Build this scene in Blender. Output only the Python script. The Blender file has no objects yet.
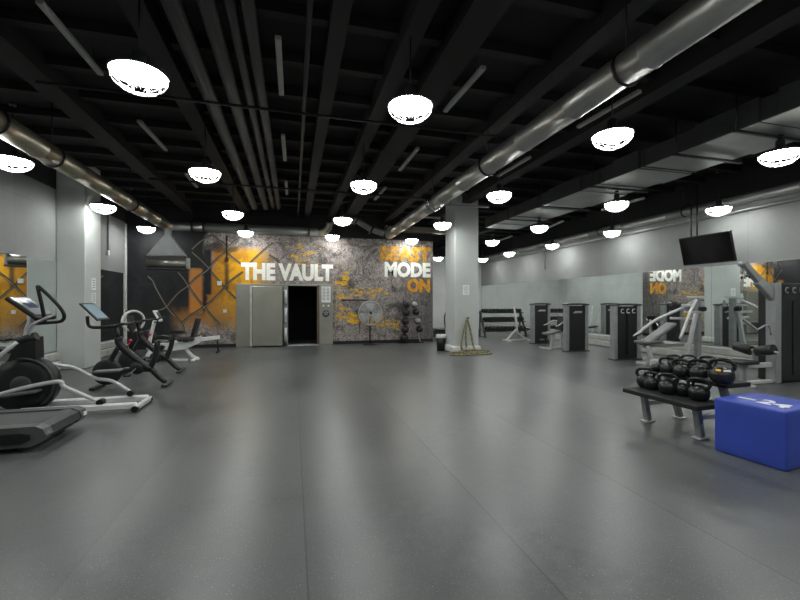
import bpy, bmesh, math, random
from mathutils import Vector, Matrix
random.seed(7)
C = bpy.context.scene.collection
SC = bpy.context.scene
PI = math.pi
# ---------------------------------------------------------------- camera calibration (800x600 frame)
F, CX, CY, EYE = 400.0, 400.0, 302.0, 1.6
TH = math.atan(107 / F); SN, CS = math.sin(TH), math.cos(TH)
def ray(x, y):
    a = (x - CX) / F; b = (CY - y) / F
    return (SN + a * CS, CS - a * SN, b)
def atz(x, y, z):
    d = ray(x, y); t = (z - EYE) / d[2]; return Vector((t * d[0], t * d[1], z))
def atX(x, y, X):
    d = ray(x, y); t = X / d[0]; return Vector((X, t * d[1], EYE + t * d[2]))
def atY(x, y, Y):
    d = ray(x, y); t = Y / d[1]; return Vector((t * d[0], Y, EYE + t * d[2]))
cam = bpy.data.cameras.new('camera'); co = bpy.data.objects.new('camera', cam); C.objects.link(co)
cam.sensor_width = 36; cam.lens = F / 800 * 36; cam.shift_y = 2 / 800; cam.clip_start = .02
co.location = (0, 0, EYE); co.rotation_euler = (PI / 2, 0, -TH)
SC.camera = co
# room
XL, XR, YM, YF, YB, ZC = -5.4, 10.85, 15.25, 21.8, -4.0, 5.0
XM = 5.45
# ---------------------------------------------------------------- materials
MATS = {}
def lin(c):
    return tuple(((v / 255) / 12.92 if v / 255 <= .04045 else ((v / 255 + .055) / 1.055) ** 2.4) for v in c)
def mat(name, rgb, rough=.5, metal=0., var=.12, scale=6., spec=.5, bump=0.):
    if name in MATS: return MATS[name]
    m = bpy.data.materials.new(name); m.use_nodes = True; MATS[name] = m
    nt = m.node_tree; b = nt.nodes['Principled BSDF']
    b.inputs['Roughness'].default_value = rough; b.inputs['Metallic'].default_value = metal
    b.inputs['Specular IOR Level'].default_value = spec
    l = lin(rgb)
    tc = nt.nodes.new('ShaderNodeTexCoord'); n = nt.nodes.new('ShaderNodeTexNoise')
    n.inputs['Scale'].default_value = scale; n.inputs['Detail'].default_value = 4
    nt.links.new(tc.outputs['Object'], n.inputs['Vector'])
    r = nt.nodes.new('ShaderNodeValToRGB'); r.color_ramp.elements[0].position = .3; r.color_ramp.elements[1].position = .7
    r.color_ramp.elements[0].color = tuple(v * (1 - var) for v in l) + (1,)
    r.color_ramp.elements[1].color = tuple(min(1, v * (1 + var)) for v in l) + (1,)
    nt.links.new(n.outputs['Fac'], r.inputs['Fac']); nt.links.new(r.outputs['Color'], b.inputs['Base Color'])
    if bump:
        bp = nt.nodes.new('ShaderNodeBump'); bp.inputs['Strength'].default_value = bump; bp.inputs['Distance'].default_value = .01
        n2 = nt.nodes.new('ShaderNodeTexNoise'); n2.inputs['Scale'].default_value = scale * 12
        nt.links.new(tc.outputs['Object'], n2.inputs['Vector'])
        nt.links.new(n2.outputs['Fac'], bp.inputs['Height']); nt.links.new(bp.outputs['Normal'], b.inputs['Normal'])
    return m
def emit(name, rgb, s):
    m = bpy.data.materials.new(name); m.use_nodes = True; nt = m.node_tree
    b = nt.nodes['Principled BSDF']; b.inputs['Base Color'].default_value = (.8, .8, .8, 1)
    b.inputs['Emission Color'].default_value = lin(rgb) + (1,); b.inputs['Emission Strength'].default_value = s
    MATS[name] = m; return m
LAMP_E = 30.0
M_lamp = emit('lamp_glass', (249, 252, 249), LAMP_E)
M_screen = emit('lit_screen', (140, 176, 190), .16); M_screen.node_tree.nodes['Principled BSDF'].inputs['Base Color'].default_value = (.08, .1, .11, 1)
black = mat('black_plastic', (22, 23, 24), .45)
black_m = mat('black_metal', (24, 24, 25), .4, 0, .1)
rubber = mat('black_rubber', (26, 26, 27), .65)
dark = mat('dark_grey_plastic', (52, 54, 55), .5)
pad = mat('black_vinyl', (30, 31, 32), .42)
pad_g = mat('grey_vinyl', (96, 98, 98), .45)
silver = mat('silver_paint', (200, 202, 202), .34, .2)
steel = mat('brushed_steel', (150, 148, 140), .34, .85, .1, 3)
chrome = mat('chrome', (205, 205, 205), .15, 1.)
grey_m = mat('grey_machine_paint', (138, 142, 142), .4, .1)
white = mat('white_paint', (212, 212, 208), .5)
duct_m = mat('galvanised_duct', (176, 170, 152), .33, .9, .14, 3)
duct_g = mat('grey_duct', (150, 152, 150), .4, .55, .12, 2)
ceil_m = mat('ceiling_black', (13, 13, 14), .8, 0, .2, 1)
beam_m = mat('beam_black', (17, 17, 18), .75, 0, .2, 2)
strip_m = mat('unlit_tube', (150, 150, 147), .5)
paper = mat('paper', (236, 237, 235), .7)
ink = mat('ink_grey', (90, 95, 98), .7)
yellow = mat('yellow_paint', (240, 182, 30), .6)
red = mat('red_knob', (196, 40, 62), .4)
blue = mat('blue_vinyl', (52, 76, 178), .42, 0, .1, 2)
white_print = mat('white_print', (228, 230, 236), .6)
iron = mat('cast_iron', (27, 28, 29), .27, .1, .25, 20)
curb_m = mat('curb_paint', (176, 178, 172), .6)
col_m = mat('column_paint', (190, 194, 191), .7, 0, .05, 1.5)
rope_m = mat('camo_rope', (128, 122, 92), .8, 0, .95, 22)
wire_l = mat('fence_print_light', (128, 120, 102), .6, 0, .35, 4)
wire_d = mat('fence_print_dark', (40, 36, 32), .6)
void_m = mat('void_black', (5, 5, 5), .9)

class NT:
    def __init__(s, name):
        s.m = bpy.data.materials.new(name); s.m.use_nodes = True; s.t = s.m.node_tree; MATS[name] = s.m
        s.b = s.t.nodes['Principled BSDF']; s.tc = s.t.nodes.new('ShaderNodeTexCoord').outputs['Object']
        sp = s.t.nodes.new('ShaderNodeSeparateXYZ'); s.t.links.new(s.tc, sp.inputs[0]); s.x, s.y, s.z = sp.outputs
    def _in(s, sock, v):
        if isinstance(v, (int, float)): sock.default_value = v
        elif isinstance(v, tuple): sock.default_value = v + (1,) if len(v) == 3 else v
        else: s.t.links.new(v, sock)
    def op(s, o, a, b=0., c=0.):
        n = s.t.nodes.new('ShaderNodeMath'); n.operation = o
        s._in(n.inputs[0], a); s._in(n.inputs[1], b); s._in(n.inputs[2], c); return n.outputs[0]
    def ss(s, v, a, b):          # smoothstep, works with a > b too
        n = s.t.nodes.new('ShaderNodeMapRange'); n.interpolation_type = 'SMOOTHSTEP'
        s._in(n.inputs['Value'], v)
        if a < b: n.inputs['From Min'].default_value, n.inputs['From Max'].default_value = a, b
        else:
            n.inputs['From Min'].default_value, n.inputs['From Max'].default_value = b, a
            n.inputs['To Min'].default_value, n.inputs['To Max'].default_value = 1, 0
        return n.outputs[0]
    def noise(s, sc, det=4., vec=None, dist=0., rough=.5):
        n = s.t.nodes.new('ShaderNodeTexNoise'); n.inputs['Scale'].default_value = sc; n.inputs['Detail'].default_value = det
        n.inputs['Distortion'].default_value = dist; n.inputs['Roughness'].default_value = rough
        s.t.links.new(vec or s.tc, n.inputs['Vector']); return n.outputs['Fac']
    def mix(s, f, a, b):
        n = s.t.nodes.new('ShaderNodeMix'); n.data_type = 'RGBA'
        s._in(n.inputs[0], f); s._in(n.inputs[6], a); s._in(n.inputs[7], b); return n.outputs[2]
    def mul(s, *v):
        r = v[0]
        for q in v[1:]: r = s.op('MULTIPLY', r, q)
        return r
    def box(s, x0, x1, z0, z1, e=.06, wx=None, wz=None):
        X = wx or s.x; Z = wz or s.z
        return s.mul(s.ss(X, x0 - e, x0 + e), s.ss(X, x1 + e, x1 - e), s.ss(Z, z0 - e, z0 + e), s.ss(Z, z1 + e, z1 - e))
    def out(s, col, rough=.5, spec=.5):
        s._in(s.b.inputs['Base Color'], col); s._in(s.b.inputs['Roughness'], rough); s.b.inputs['Specular IOR Level'].default_value = spec
        return s.m

def make_floor():
    n = NT('rubber_floor')
    u = n.op('DIVIDE', n.op('SUBTRACT', n.x, .08), 1.345)
    fr = n.op('FRACT', u); idx = n.op('FLOOR', u)
    w = n.t.nodes.new('ShaderNodeTexWhiteNoise'); w.noise_dimensions = '1D'; n.t.links.new(idx, w.inputs['W'])
    seam = n.op('LESS_THAN', n.op('ABSOLUTE', n.op('SUBTRACT', fr, .5)), .4955)
    blot = n.noise(.7, 5, None, .6); fine = n.noise(90, 3); mid = n.noise(9, 5)
    c = n.mix(n.ss(blot, .3, .7), lin((72, 74, 74)), lin((92, 94, 93)))
    c = n.mix(n.ss(mid, .35, .75), c, lin((83, 86, 85)))
    sp = n.ss(fine, .60, .72)
    c = n.mix(n.mul(sp, .55), c, lin((160, 163, 165)))
    alt = n.op('COSINE', n.op('MULTIPLY', idx, PI)); g = n.op('ADD', n.op('SUBTRACT', .96, n.op('MULTIPLY', alt, .085)), n.op('MULTIPLY', w.outputs['Value'], .1))
    hsv = n.t.nodes.new('ShaderNodeHueSaturation'); n._in(hsv.inputs['Color'], c); n._in(hsv.inputs['Value'], g)
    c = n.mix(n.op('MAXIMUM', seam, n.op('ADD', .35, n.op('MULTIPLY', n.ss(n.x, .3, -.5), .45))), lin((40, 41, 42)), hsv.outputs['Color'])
    r = n.op('ADD', .26, n.op('MULTIPLY', blot, .15))
    bp = n.t.nodes.new('ShaderNodeBump'); bp.inputs['Strength'].default_value = .1; bp.inputs['Distance'].default_value = .002
    n.t.links.new(fine, bp.inputs['Height']); n.t.links.new(bp.outputs['Normal'], n.b.inputs['Normal'])
    return n.out(c, r, .5)
def make_wall(name, axis, base, top=4.25):
    n = NT(name)
    a = n.y if axis == 'y' else n.x
    blot = n.noise(.9, 6, None, .4); fine = n.noise(14, 5)
    c = n.mix(n.ss(blot, .3, .7), lin(tuple(v * .93 for v in base)), lin(base))
    c = n.mix(n.mul(n.ss(fine, .55, .75), .25), c, lin(tuple(v * .82 for v in base)))
    fr = n.op('FRACT', n.op('DIVIDE', a, 1.22)); fz = n.op('FRACT', n.op('DIVIDE', n.op('ADD', n.z, .12), 1.3))
    j = n.op('MINIMUM', n.op('GREATER_THAN', n.op('ABSOLUTE', n.op('SUBTRACT', fr, .5)), .4945), 1.)
    j2 = n.op('GREATER_THAN', n.op('ABSOLUTE', n.op('SUBTRACT', fz, .5)), .495)
    c = n.mix(n.mul(n.op('MAXIMUM', j, j2), .28), c, lin(tuple(v * .62 for v in base)))
    c = n.mix(n.ss(n.z, top - .02, top + .02), c, lin((34, 34, 35)))  # upper wall darkened in the colour, standing for the lamps' cut-off
    return n.out(c, .75, .3)
def make_mural():
    n = NT('mural_print')
    wob = n.op('MULTIPLY', n.op('SUBTRACT', n.noise(2.2, 5), .5), .7)
    wx = n.op('ADD', n.x, wob); wz = n.op('ADD', n.z, wob)
    big = n.noise(1.1, 8, None, 1.2, .65); fine = n.noise(10, 8, None, 1.5, .75); fl = n.noise(26, 3)
    # gritty concrete
    c = n.mix(n.ss(fine, .36, .64), lin((84, 79, 78)), lin((186, 174, 168)))
    c = n.mix(n.mul(n.ss(big, .48, .66), .8), c, lin((52, 50, 51)))
    c = n.mix(n.mul(n.ss(fl, .62, .72), .5), c, lin((205, 198, 190)))
    # the right end fades to slate
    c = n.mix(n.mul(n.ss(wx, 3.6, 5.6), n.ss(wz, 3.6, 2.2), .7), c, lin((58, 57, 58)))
    # orange and yellow field
    ed = n.op('ADD', n.x, n.op('MULTIPLY', n.op('SUBTRACT', n.noise(1.4, 5, None, .3), .5), .5))
    lim = n.op('SUBTRACT', -2.75, n.op('MULTIPLY', n.ss(wz, 2.0, 1.3), 1.5))      # left limit moves out low down
    o = n.op('SUBTRACT', ed, lim)
    om = n.mul(n.ss(o, -.12, .12), n.ss(wx, -.55, -1.5), n.ss(n.z, 3.65, 3.35), n.ss(wz, .5, 1.0))
    oc = n.mix(n.ss(n.x, -3.2, -1.9), lin((160, 96, 30)), lin((228, 168, 22)))
    oc = n.mix(n.mul(n.ss(fine, .48, .66), .6), oc, lin((132, 84, 34)))
    oc = n.mix(n.mul(n.ss(big, .47, .62), .55), oc, lin((150, 92, 26)))
    oc = n.mix(n.mul(n.ss(n.z, 2.1, 1.0), .55), oc, lin((160, 122, 74)))
    c = n.mix(om, c, oc)
    # black left side and silhouettes
    bk = n.mul(n.ss(ed, -2.85, -3.0), n.ss(wz, .95, 1.5))
    bk2 = n.mul(n.ss(ed, -3.55, -4.1), 1.)
    bm = n.op('MAXIMUM', bk, n.op('MAXIMUM', bk2, n.op('MAXIMUM', n.box(-3.02, -2.76, 1.85, 3.45, .05), n.mul(n.box(-2.33, -2.2, 2.05, 2.95, .05), .8))))
    bm = n.op('MAXIMUM', bm, n.mul(n.box(-4.5, -1.9, 3.35, 3.62, .09, n.x, wz), .75))
    nb = n.op('SUBTRACT', 1., n.mul(n.box(-3.45, -3.08, 1.3, 2.75, .06), .92))
    c = n.mix(n.mul(bm, nb), c, n.mix(n.ss(big, .4, .7), lin((24, 25, 28)), lin((40, 41, 44))))
    c = n.mix(n.mul(n.box(-3.45, -3.06, 1.2, 2.75, .07), .9), c, lin((196, 126, 50)))
    # yellow splatter
    mp = n.t.nodes.new('ShaderNodeMapping'); mp.inputs['Rotation'].default_value = (0, .22, 0); mp.inputs['Scale'].default_value = (.8, 1, 1.7)
    n.t.links.new(n.tc, mp.inputs['Vector']); spl = n.noise(3.2, 6, mp.outputs['Vector'], 1.2, .62)
    d1 = n.op('SUBTRACT', n.z, n.op('SUBTRACT', 1.1, n.op('MULTIPLY', n.op('SUBTRACT', n.x, 1.6), .17)))
    band = n.mul(n.ss(n.op('ABSOLUTE', d1), .36, .1), n.ss(n.x, 1.4, 1.7), n.ss(n.x, 4.6, 3.8))
    b2 = n.mul(n.box(1.5, 2.15, .9, 3.0, .25), .85); b3 = n.mul(n.box(2.0, 3.6, 1.72, 2.2, .15), .85)
    b4 = n.mul(n.box(-.3, 1.5, 2.45, 3.85, .3), .6)
    reg = n.op('MAXIMUM', n.op('MAXIMUM', band, b2), n.op('MAXIMUM', b3, b4))
    th = n.op('SUBTRACT', .73, n.op('MULTIPLY', reg, .245))
    sm = n.mul(n.ss(n.op('SUBTRACT', spl, th), -.01, .03), n.ss(reg, .05, .3))
    c = n.mix(sm, c, n.mix(n.ss(fl, .4, .6), lin((206, 150, 24)), lin((240, 194, 48))))
    # diagonal scratches
    v = n.t.nodes.new('ShaderNodeMapping'); v.inputs['Rotation'].default_value = (0, .8, 0); v.inputs['Scale'].default_value = (9, 1, .8)
    n.t.links.new(n.tc, v.inputs['Vector']); sc = n.noise(1.6, 6, v.outputs['Vector'], .3)
    c = n.mix(n.mul(n.ss(sc, .60, .68), n.ss(n.x, .5, 2.5), .6), c, lin((40, 38, 40)))
    # black header above the print, dark skirting strip below
    c = n.mix(n.ss(n.z, 4.03, 4.05), c, lin((24, 24, 25)))
    c = n.mix(n.ss(n.z, .13, .11), c, lin((30, 30, 31)))
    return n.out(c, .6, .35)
floor_mat = make_floor(); mural_mat = make_mural()
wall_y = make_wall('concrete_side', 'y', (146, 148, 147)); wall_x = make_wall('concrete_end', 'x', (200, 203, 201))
mirror_m = bpy.data.materials.new('mirror_glass'); mirror_m.use_nodes = True
_b = mirror_m.node_tree.nodes['Principled BSDF']; _b.inputs['Metallic'].default_value = 1; _b.inputs['Roughness'].default_value = .015
_b.inputs['Base Color'].default_value = (.87, .91, .895, 1)

# ---------------------------------------------------------------- mesh builder
def frame(d):
    d = d.normalized(); u = Vector((0, 0, 1)) if abs(d.z) < .95 else Vector((1, 0, 0))
    a = d.cross(u).normalized(); return a, d.cross(a).normalized()
def smooth_path(pts, k=5, closed=False):
    P = [Vector(p) for p in pts]; n = len(P); out = []
    rng = range(n) if closed else range(n - 1)
    for i in rng:
        p1, p2 = P[i], P[(i + 1) % n]
        p0 = P[i - 1] if (closed or i > 0) else p1 * 2 - p2
        p3 = P[(i + 2) % n] if (closed or i + 2 < n) else p2 * 2 - p1
        for j in range(k):
            t = j / k
            out.append(.5 * ((2 * p1) + (p2 - p0) * t + (2 * p0 - 5 * p1 + 4 * p2 - p3) * t * t + (3 * p1 - p0 - 3 * p2 + p3) * t ** 3))
    if not closed: out.append(P[-1])
    return out
class MB:
    def __init__(s): s.bm = bmesh.new()
    def box(s, c, d, rot=None, bev=0., seg=2):
        r = bmesh.ops.create_cube(s.bm, size=1); vs = r['verts']
        for v in vs: v.co = Vector((v.co.x * d[0], v.co.y * d[1], v.co.z * d[2]))
        if bev:
            es = list({e for v in vs for e in v.link_edges})
            g = bmesh.ops.bevel(s.bm, geom=es, offset=min(bev, .49 * min(d)), segments=seg, affect='EDGES', profile=.5)
            vs = list({v for f in g['faces'] for v in f.verts} | {v for v in vs if v.is_valid})
            for f in g['faces']: f.smooth = seg > 1
        R = rot.to_4x4() if isinstance(rot, Matrix) else (Matrix.Rotation(rot, 4, 'Y') if rot else Matrix())
        for v in vs: v.co = R @ v.co + Vector(c)
        return s
    def bar(s, p0, p1, w, h, bev=.006):      # rectangular bar between two points; h is the vertical-ish side
        p0, p1 = Vector(p0), Vector(p1); d = (p1 - p0); L = d.length; d.normalize()
        up = Vector((0, 0, 1)) if abs(d.z) < .9 else Vector((1, 0, 0))
        y = up.cross(d).normalized(); z = d.cross(y)
        R = Matrix((d, y, z)).transposed()
        return s.box((p0 + p1) / 2, (L, w, h), R, bev, 1)
    def tube(s, pts, r, seg=8, k=0, closed=False, cap=True):
        P = smooth_path(pts, k, closed) if k else [Vector(p) for p in pts]
        n = len(P); rs = r if isinstance(r, (list, tuple)) else None
        rings = []; a = None
        for i, p in enumerate(P):
            if closed: t = P[(i + 1) % n] - P[i - 1]
            else: t = P[min(i + 1, n - 1)] - P[max(i - 1, 0)]
            t.normalize()
            if a is None: a, b = frame(t)
            else:
                a = (a - t * a.dot(t)); a.normalize(); b = t.cross(a)
            rr = rs[0] + (rs[1] - rs[0]) * i / (n - 1) if rs else r
            rings.append([s.bm.verts.new(p + (a * math.cos(q) + b * math.sin(q)) * rr) for q in [2 * PI * j / seg for j in range(seg)]])
        m = n if closed else n - 1
        for i in range(m):
            A, B = rings[i], rings[(i + 1) % n]
            for j in range(seg):
                f = s.bm.faces.new((A[j], A[(j + 1) % seg], B[(j + 1) % seg], B[j])); f.smooth = True
        if cap and not closed:
            s.bm.faces.new(rings[0][::-1]); s.bm.faces.new(rings[-1])
        return s
    def cyl(s, p0, p1, r, r1=None, seg=16): return s.tube([p0, p1], [r, r if r1 is None else r1], seg)
    def lathe(s, prof, c=(0, 0, 0), axis='z', seg=20):
        rings = []; c = Vector(c)
        def pt(r, h, q):
            x, y = r * math.cos(q), r * math.sin(q)
            return c + (Vector((x, y, h)) if axis == 'z' else Vector((x, h, y)) if axis == 'y' else Vector((h, x, y)))
        for r, h in prof:
            if r < 1e-5: rings.append([s.bm.verts.new(pt(0, h, 0))])
            else: rings.append([s.bm.verts.new(pt(r, h, 2 * PI * j / seg)) for j in range(seg)])
        for A, B in zip(rings, rings[1:]):
            for j in range(seg):
                q = (j + 1) % seg
                if len(A) == 1 and len(B) == 1: continue
                if len(A) == 1: f = s.bm.faces.new((A[0], B[q], B[j]))
                elif len(B) == 1: f = s.bm.faces.new((A[j], A[q], B[0]))
                else: f = s.bm.faces.new((A[j], A[q], B[q], B[j]))
                f.smooth = True
        return s
    def sphere(s, c, r, sc=(1, 1, 1), seg=16):
        g = bmesh.ops.create_uvsphere(s.bm, u_segments=seg, v_segments=seg * 2 // 3, radius=r)
        for v in g['verts']:
            v.co = Vector((v.co.x * sc[0], v.co.y * sc[1], v.co.z * sc[2])) + Vector(c)
            for f in v.link_faces: f.smooth = True
        return s
    def prism(s, poly, off):                 # 3-D polygon pushed along off
        off = Vector(off); A = [s.bm.verts.new(Vector(p)) for p in poly]; B = [s.bm.verts.new(Vector(p) + off) for p in poly]
        n = len(A); s.bm.faces.new(A[::-1]); s.bm.faces.new(B)
        for i in range(n): s.bm.faces.new((A[i], A[(i + 1) % n], B[(i + 1) % n], B[i]))
        return s
    def build(s, name, m, parent=None, bev=0.):
        if bev:
            es = [e for e in s.bm.edges if len(e.link_faces) == 2 and e.calc_face_angle(0) > .6]
            bmesh.ops.bevel(s.bm, geom=es, offset=bev, segments=2, affect='EDGES', clamp_overlap=True)
        bmesh.ops.recalc_face_normals(s.bm, faces=s.bm.faces[:])
        me = bpy.data.meshes.new(name); s.bm.to_mesh(me); s.bm.free(); me.materials.append(m)
        o = bpy.data.objects.new(name, me); C.objects.link(o)
        if parent: o.parent = parent
        return o
def tag(o, label=None, cat=None, group=None, kind=None):
    if label: o['label'] = label
    if cat: o['category'] = cat
    if group: o['group'] = group
    if kind: o['kind'] = kind
    return o
def thing(name, label, cat, loc=(0, 0, 0), rz=0., group=None):
    o = bpy.data.objects.new(name, None); C.objects.link(o); o.location = loc; o.rotation_euler = (0, 0, rz); o.empty_display_size = .1
    return tag(o, label, cat, group)
def recenter(o, p):                          # put a one-mesh thing's origin at p
    p = Vector(p); o.data.transform(Matrix.Translation(-p)); o.location = p; return o
def copy_tree(o, parent=None):
    c = o.copy(); C.objects.link(c)
    if parent: c.parent = parent
    for ch in [q for q in bpy.data.objects if q.parent == o and q != c]: copy_tree(ch, c)
    return c
def struct(o): return tag(o, kind='structure')
V = Vector
# ---------------------------------------------------------------- the setting
struct(MB().box(((XL + XR) / 2, (YB + YF) / 2, -.1), (XR - XL + .6, YF - YB + .6, .2)).build('floor', floor_mat))
struct(MB().box(((XL + XR) / 2, (YB + YF) / 2, ZC + .1), (XR - XL + .6, YF - YB + .6, .2)).build('ceiling', ceil_m))
struct(MB().box((XL - .15, (YB + YF) / 2, ZC / 2), (.3, YF - YB, ZC)).build('wall_left', wall_y))
struct(MB().box((XR + .15, (YB + YF) / 2, ZC / 2), (.3, YF - YB, ZC)).build('wall_right', wall_y))
struct(MB().box(((XL + XR) / 2, YB - .15, ZC / 2), (XR - XL, .3, ZC)).build('wall_front', wall_x))
struct(MB().box(((XM + XR) / 2, YF + .15, ZC / 2), (XR - XM, .3, ZC)).build('wall_far', wall_x))
struct(MB().box((XM - .1, (YM + .3 + YF) / 2, ZC / 2), (.2, YF - YM - .3, ZC)).build('wall_recess', make_wall('concrete_recess', 'y', (205, 208, 206))))
# mural wall with its doorway
DX0, DX1 = atY(287.5, 300, YM).x, atY(319, 300, YM).x
DZ = atY(303, 285.5, YM).z
m = MB(); t = .3
m.box(((XL + DX0) / 2, YM + t / 2, ZC / 2), (DX0 - XL, t, ZC)); m.box(((DX1 + XM) / 2, YM + t / 2, ZC / 2), (XM - DX1, t, ZC))
m.box(((DX0 + DX1) / 2, YM + t / 2, (ZC + DZ) / 2), (DX1 - DX0, t, ZC - DZ))
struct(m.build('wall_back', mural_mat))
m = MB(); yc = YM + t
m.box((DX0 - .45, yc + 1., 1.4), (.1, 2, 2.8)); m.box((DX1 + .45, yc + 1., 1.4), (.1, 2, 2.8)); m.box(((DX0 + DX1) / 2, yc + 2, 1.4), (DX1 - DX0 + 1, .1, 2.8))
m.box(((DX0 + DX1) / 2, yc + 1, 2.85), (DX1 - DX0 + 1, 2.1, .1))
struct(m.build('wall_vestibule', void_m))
struct(MB().box((XL + .03, YM - .04, 2.1), (.05, .05, 4.2)).build('trim_1', white))
# columns
def column(x0, x1, y0, y1, name):
    m = MB(); m.box(((x0 + x1) / 2, (y0 + y1) / 2, ZC / 2), (x1 - x0, y1 - y0, ZC), None, .02, 1)
    o = struct(m.build(name, col_m)); return o
LC = (XL, -4.8, 11.2, 12.0); RC = (4.87, 5.68, 11.6, 12.4)
column(*LC, 'column'); column(*RC, 'column')
m = MB()
m.box(((RC[0] + RC[1]) / 2, (RC[2] + RC[3]) / 2, .11), (.93, .93, .22), None, .05, 3); struct(m.build('trim_2', white))
# curbs under the mirrors
def curb(name, x, sgn, y0, y1):
    m = MB(); L = y1 - y0; y = (y0 + y1) / 2
    m.box((x + sgn * .07, y, .115), (.14, L, .2), None, .02, 2); m.box((x + sgn * .05, y, .32), (.10, L, .2), None, .035, 3)
    m.box((x + sgn * .05, y, .0075), (.10, L, .015)); struct(m.build(name, curb_m))
curb('baseboard_left', XL, 1, YB + .1, LC[2] - .02); curb('baseboard_rear', XL, 1, LC[3] + .02, YM - .1)
curb('baseboard_right', XR, -1, YB + .1, YF - .2)
# mirrors
def mirror(x, sgn, y0, y1, label):
    y = (y0 + y1) / 2
    o = MB().box((0, 0, 0), (.012, y1 - y0, 2.1)).build('wall_mirror', mirror_m); o.location = (x + sgn * .007, y, .45 + 1.05)
    tag(o, label, 'mirror', 'mirror panels along the walls')
mirror(XL, 1, 1.0, LC[2] - .01, 'large wall mirror on left wall, in front of the column')
mirror(XL, 1, LC[3] + .01, YM - .12, 'narrow wall mirror between left column and the mural corner')
ys = [YB + 1, 3.2, 8.2, 14.1, YF - .05]
for i, (a, b) in enumerate(zip(ys, ys[1:])):
    mirror(XR, -1, a + .003, b - .003, ['right wall mirror beside the blue plyo box, nearest panel', 'right wall mirror behind the lat pulldown machine', 'right wall mirror behind the incline chest press', 'right wall mirror behind the dumbbell rack, farthest panel'][i])
# ceiling beams and pipes
kk = 0
def beam(c, d, name='beam'):
    struct(MB().box(c, d).build(name, beam_m))
for i in range(27):
    y = 1.4 + i * .92 - 4
    beam(((XL + XR) / 2, y, ZC - .07), (XR - XL, .13, .14), 'ceiling_joist')
for X, w in ((-3.45, .34), (-1.62, .26), (.5, .2), (1.36, .22), (2.0, .4), (3.5, .26), (5.27, .3), (8.2, .3)):
    beam((X, (YB + YF) / 2, ZC - .15), (w, YF - YB, .3), 'ceiling_beam')
def ceiling_pipe(X, r, z, y0, y1, label):
    o = MB().cyl((0, y0, 0), (0, y1, 0), r, None, 14).build('ceiling_pipe', mat('pipe_black', (24, 24, 26), .6)); o.location = (X, 0, z)
    recenter(o, (X, 0, z)) if False else None
    tag(o, label, 'pipe', 'dark pipes under the ceiling')
for X, r, lab in ((-1.17, .10, 'leftmost of the four dark ceiling pipes left of the white strip lights'), (-.84, .09, 'second from left of the four dark ceiling pipes'),
                  (-.62, .06, 'third from left of the four dark ceiling pipes, thinner'), (-.44, .07, 'fourth of the dark ceiling pipes, nearest the white strip lights'),
                  (.17, .03, 'thin dark conduit under ceiling, just right of the white strip lights')):
    ceiling_pipe(X, r, ZC - .3 - r - .002, YB + .02, YM - 1.9 if r > .05 else YM - .02, lab)
for y, lab in ((6.2, 'thin dark cross conduit under ceiling, nearer one'), (10.4, 'thin dark cross conduit under ceiling, farther one')):
    o = MB().cyl((-3.2, 0, 0), (3.4, 0, 0), .022, None, 8).build('conduit', beam_m); o.location = (0, y, ZC - .56); tag(o, lab, 'pipe')
# ---------------------------------------------------------------- lamps
def lamp(loc, label):
    r = thing('pendant_lamp', label, 'lamp', loc, 0, 'caged dome lamps'); return r
LZ = 3.9
R_ = .25
proto = lamp((0, 0, LZ), 'x')
prof = [(.24 * math.cos(q), -.06 * math.sin(q)) for q in [PI / 2 * i / 8 for i in range(9)]]; prof[-1] = (0, -.06)
MB().lathe(prof, (0, 0, 0), 'z', 28).build('glass_dome', M_lamp, proto)
MB().lathe([(R_ + .012, -.012), (R_ + .02, .0), (R_ + .012, .015), (.2, .045), (.1, .075), (.06, .1), (.06, .2), (.03, .23), (0, .23)], (0, 0, 0), 'z', 28).build('housing', dark, proto)
m = MB()
for i in range(12):
    q = 2 * PI * i / 12
    m.tube([((R_ + .012) * math.cos(u) * math.cos(q), (R_ + .012) * math.cos(u) * math.sin(q), -.185 * math.sin(u)) for u in [PI / 2 * j / 6 for j in range(6)]], .0055, 5)
for u in (.0, .5, .85, 1.15):
    m.tube([((R_ + .012) * math.cos(u) * math.cos(q), (R_ + .012) * math.cos(u) * math.sin(q), -.185 * math.sin(u)) for q in [2 * PI * j / 28 for j in range(28)]], .0055, 5, 0, True)
m.build('cage', mat('cage_white', (226, 226, 222), .45), proto)
MB().cyl((0, 0, .22), (0, 0, ZC - LZ - .19), .009, None, 6).cyl((0, 0, ZC - LZ - .22), (0, 0, ZC - LZ - .181), .05, None, 12).build('rod', black_m, proto)
cols = [(-4.39, 'over the left machines', [4.6, 7.88, 11.1, 14.0]), (-1.5, 'above the door side', [1.35, 4.58, 7.72, 11.1, 14.0]),
        (1.33, 'over mid floor', [-1.9, 1.35, 4.5, 7.72, 11.12, 14.1]), (4.25, 'in line with the pillar', [-1.9, 1.35, 4.57, 7.7, 11.05, 14.2]),
        (7.3, 'under the rectangular duct', [1.35, 4.47, 7.72, 10.75, 13.75, 16.8, 19.6]), (10.1, 'along the right wall', [1.35, 4.2, 7.47, 10.87, 14.0, 16.8, 19.5])]
first = True
ordn = ['rearmost', 'behind the viewer', 'nearest', 'second nearest', 'third nearest', 'fourth nearest', 'fifth nearest', 'sixth nearest', 'farthest']
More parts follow.
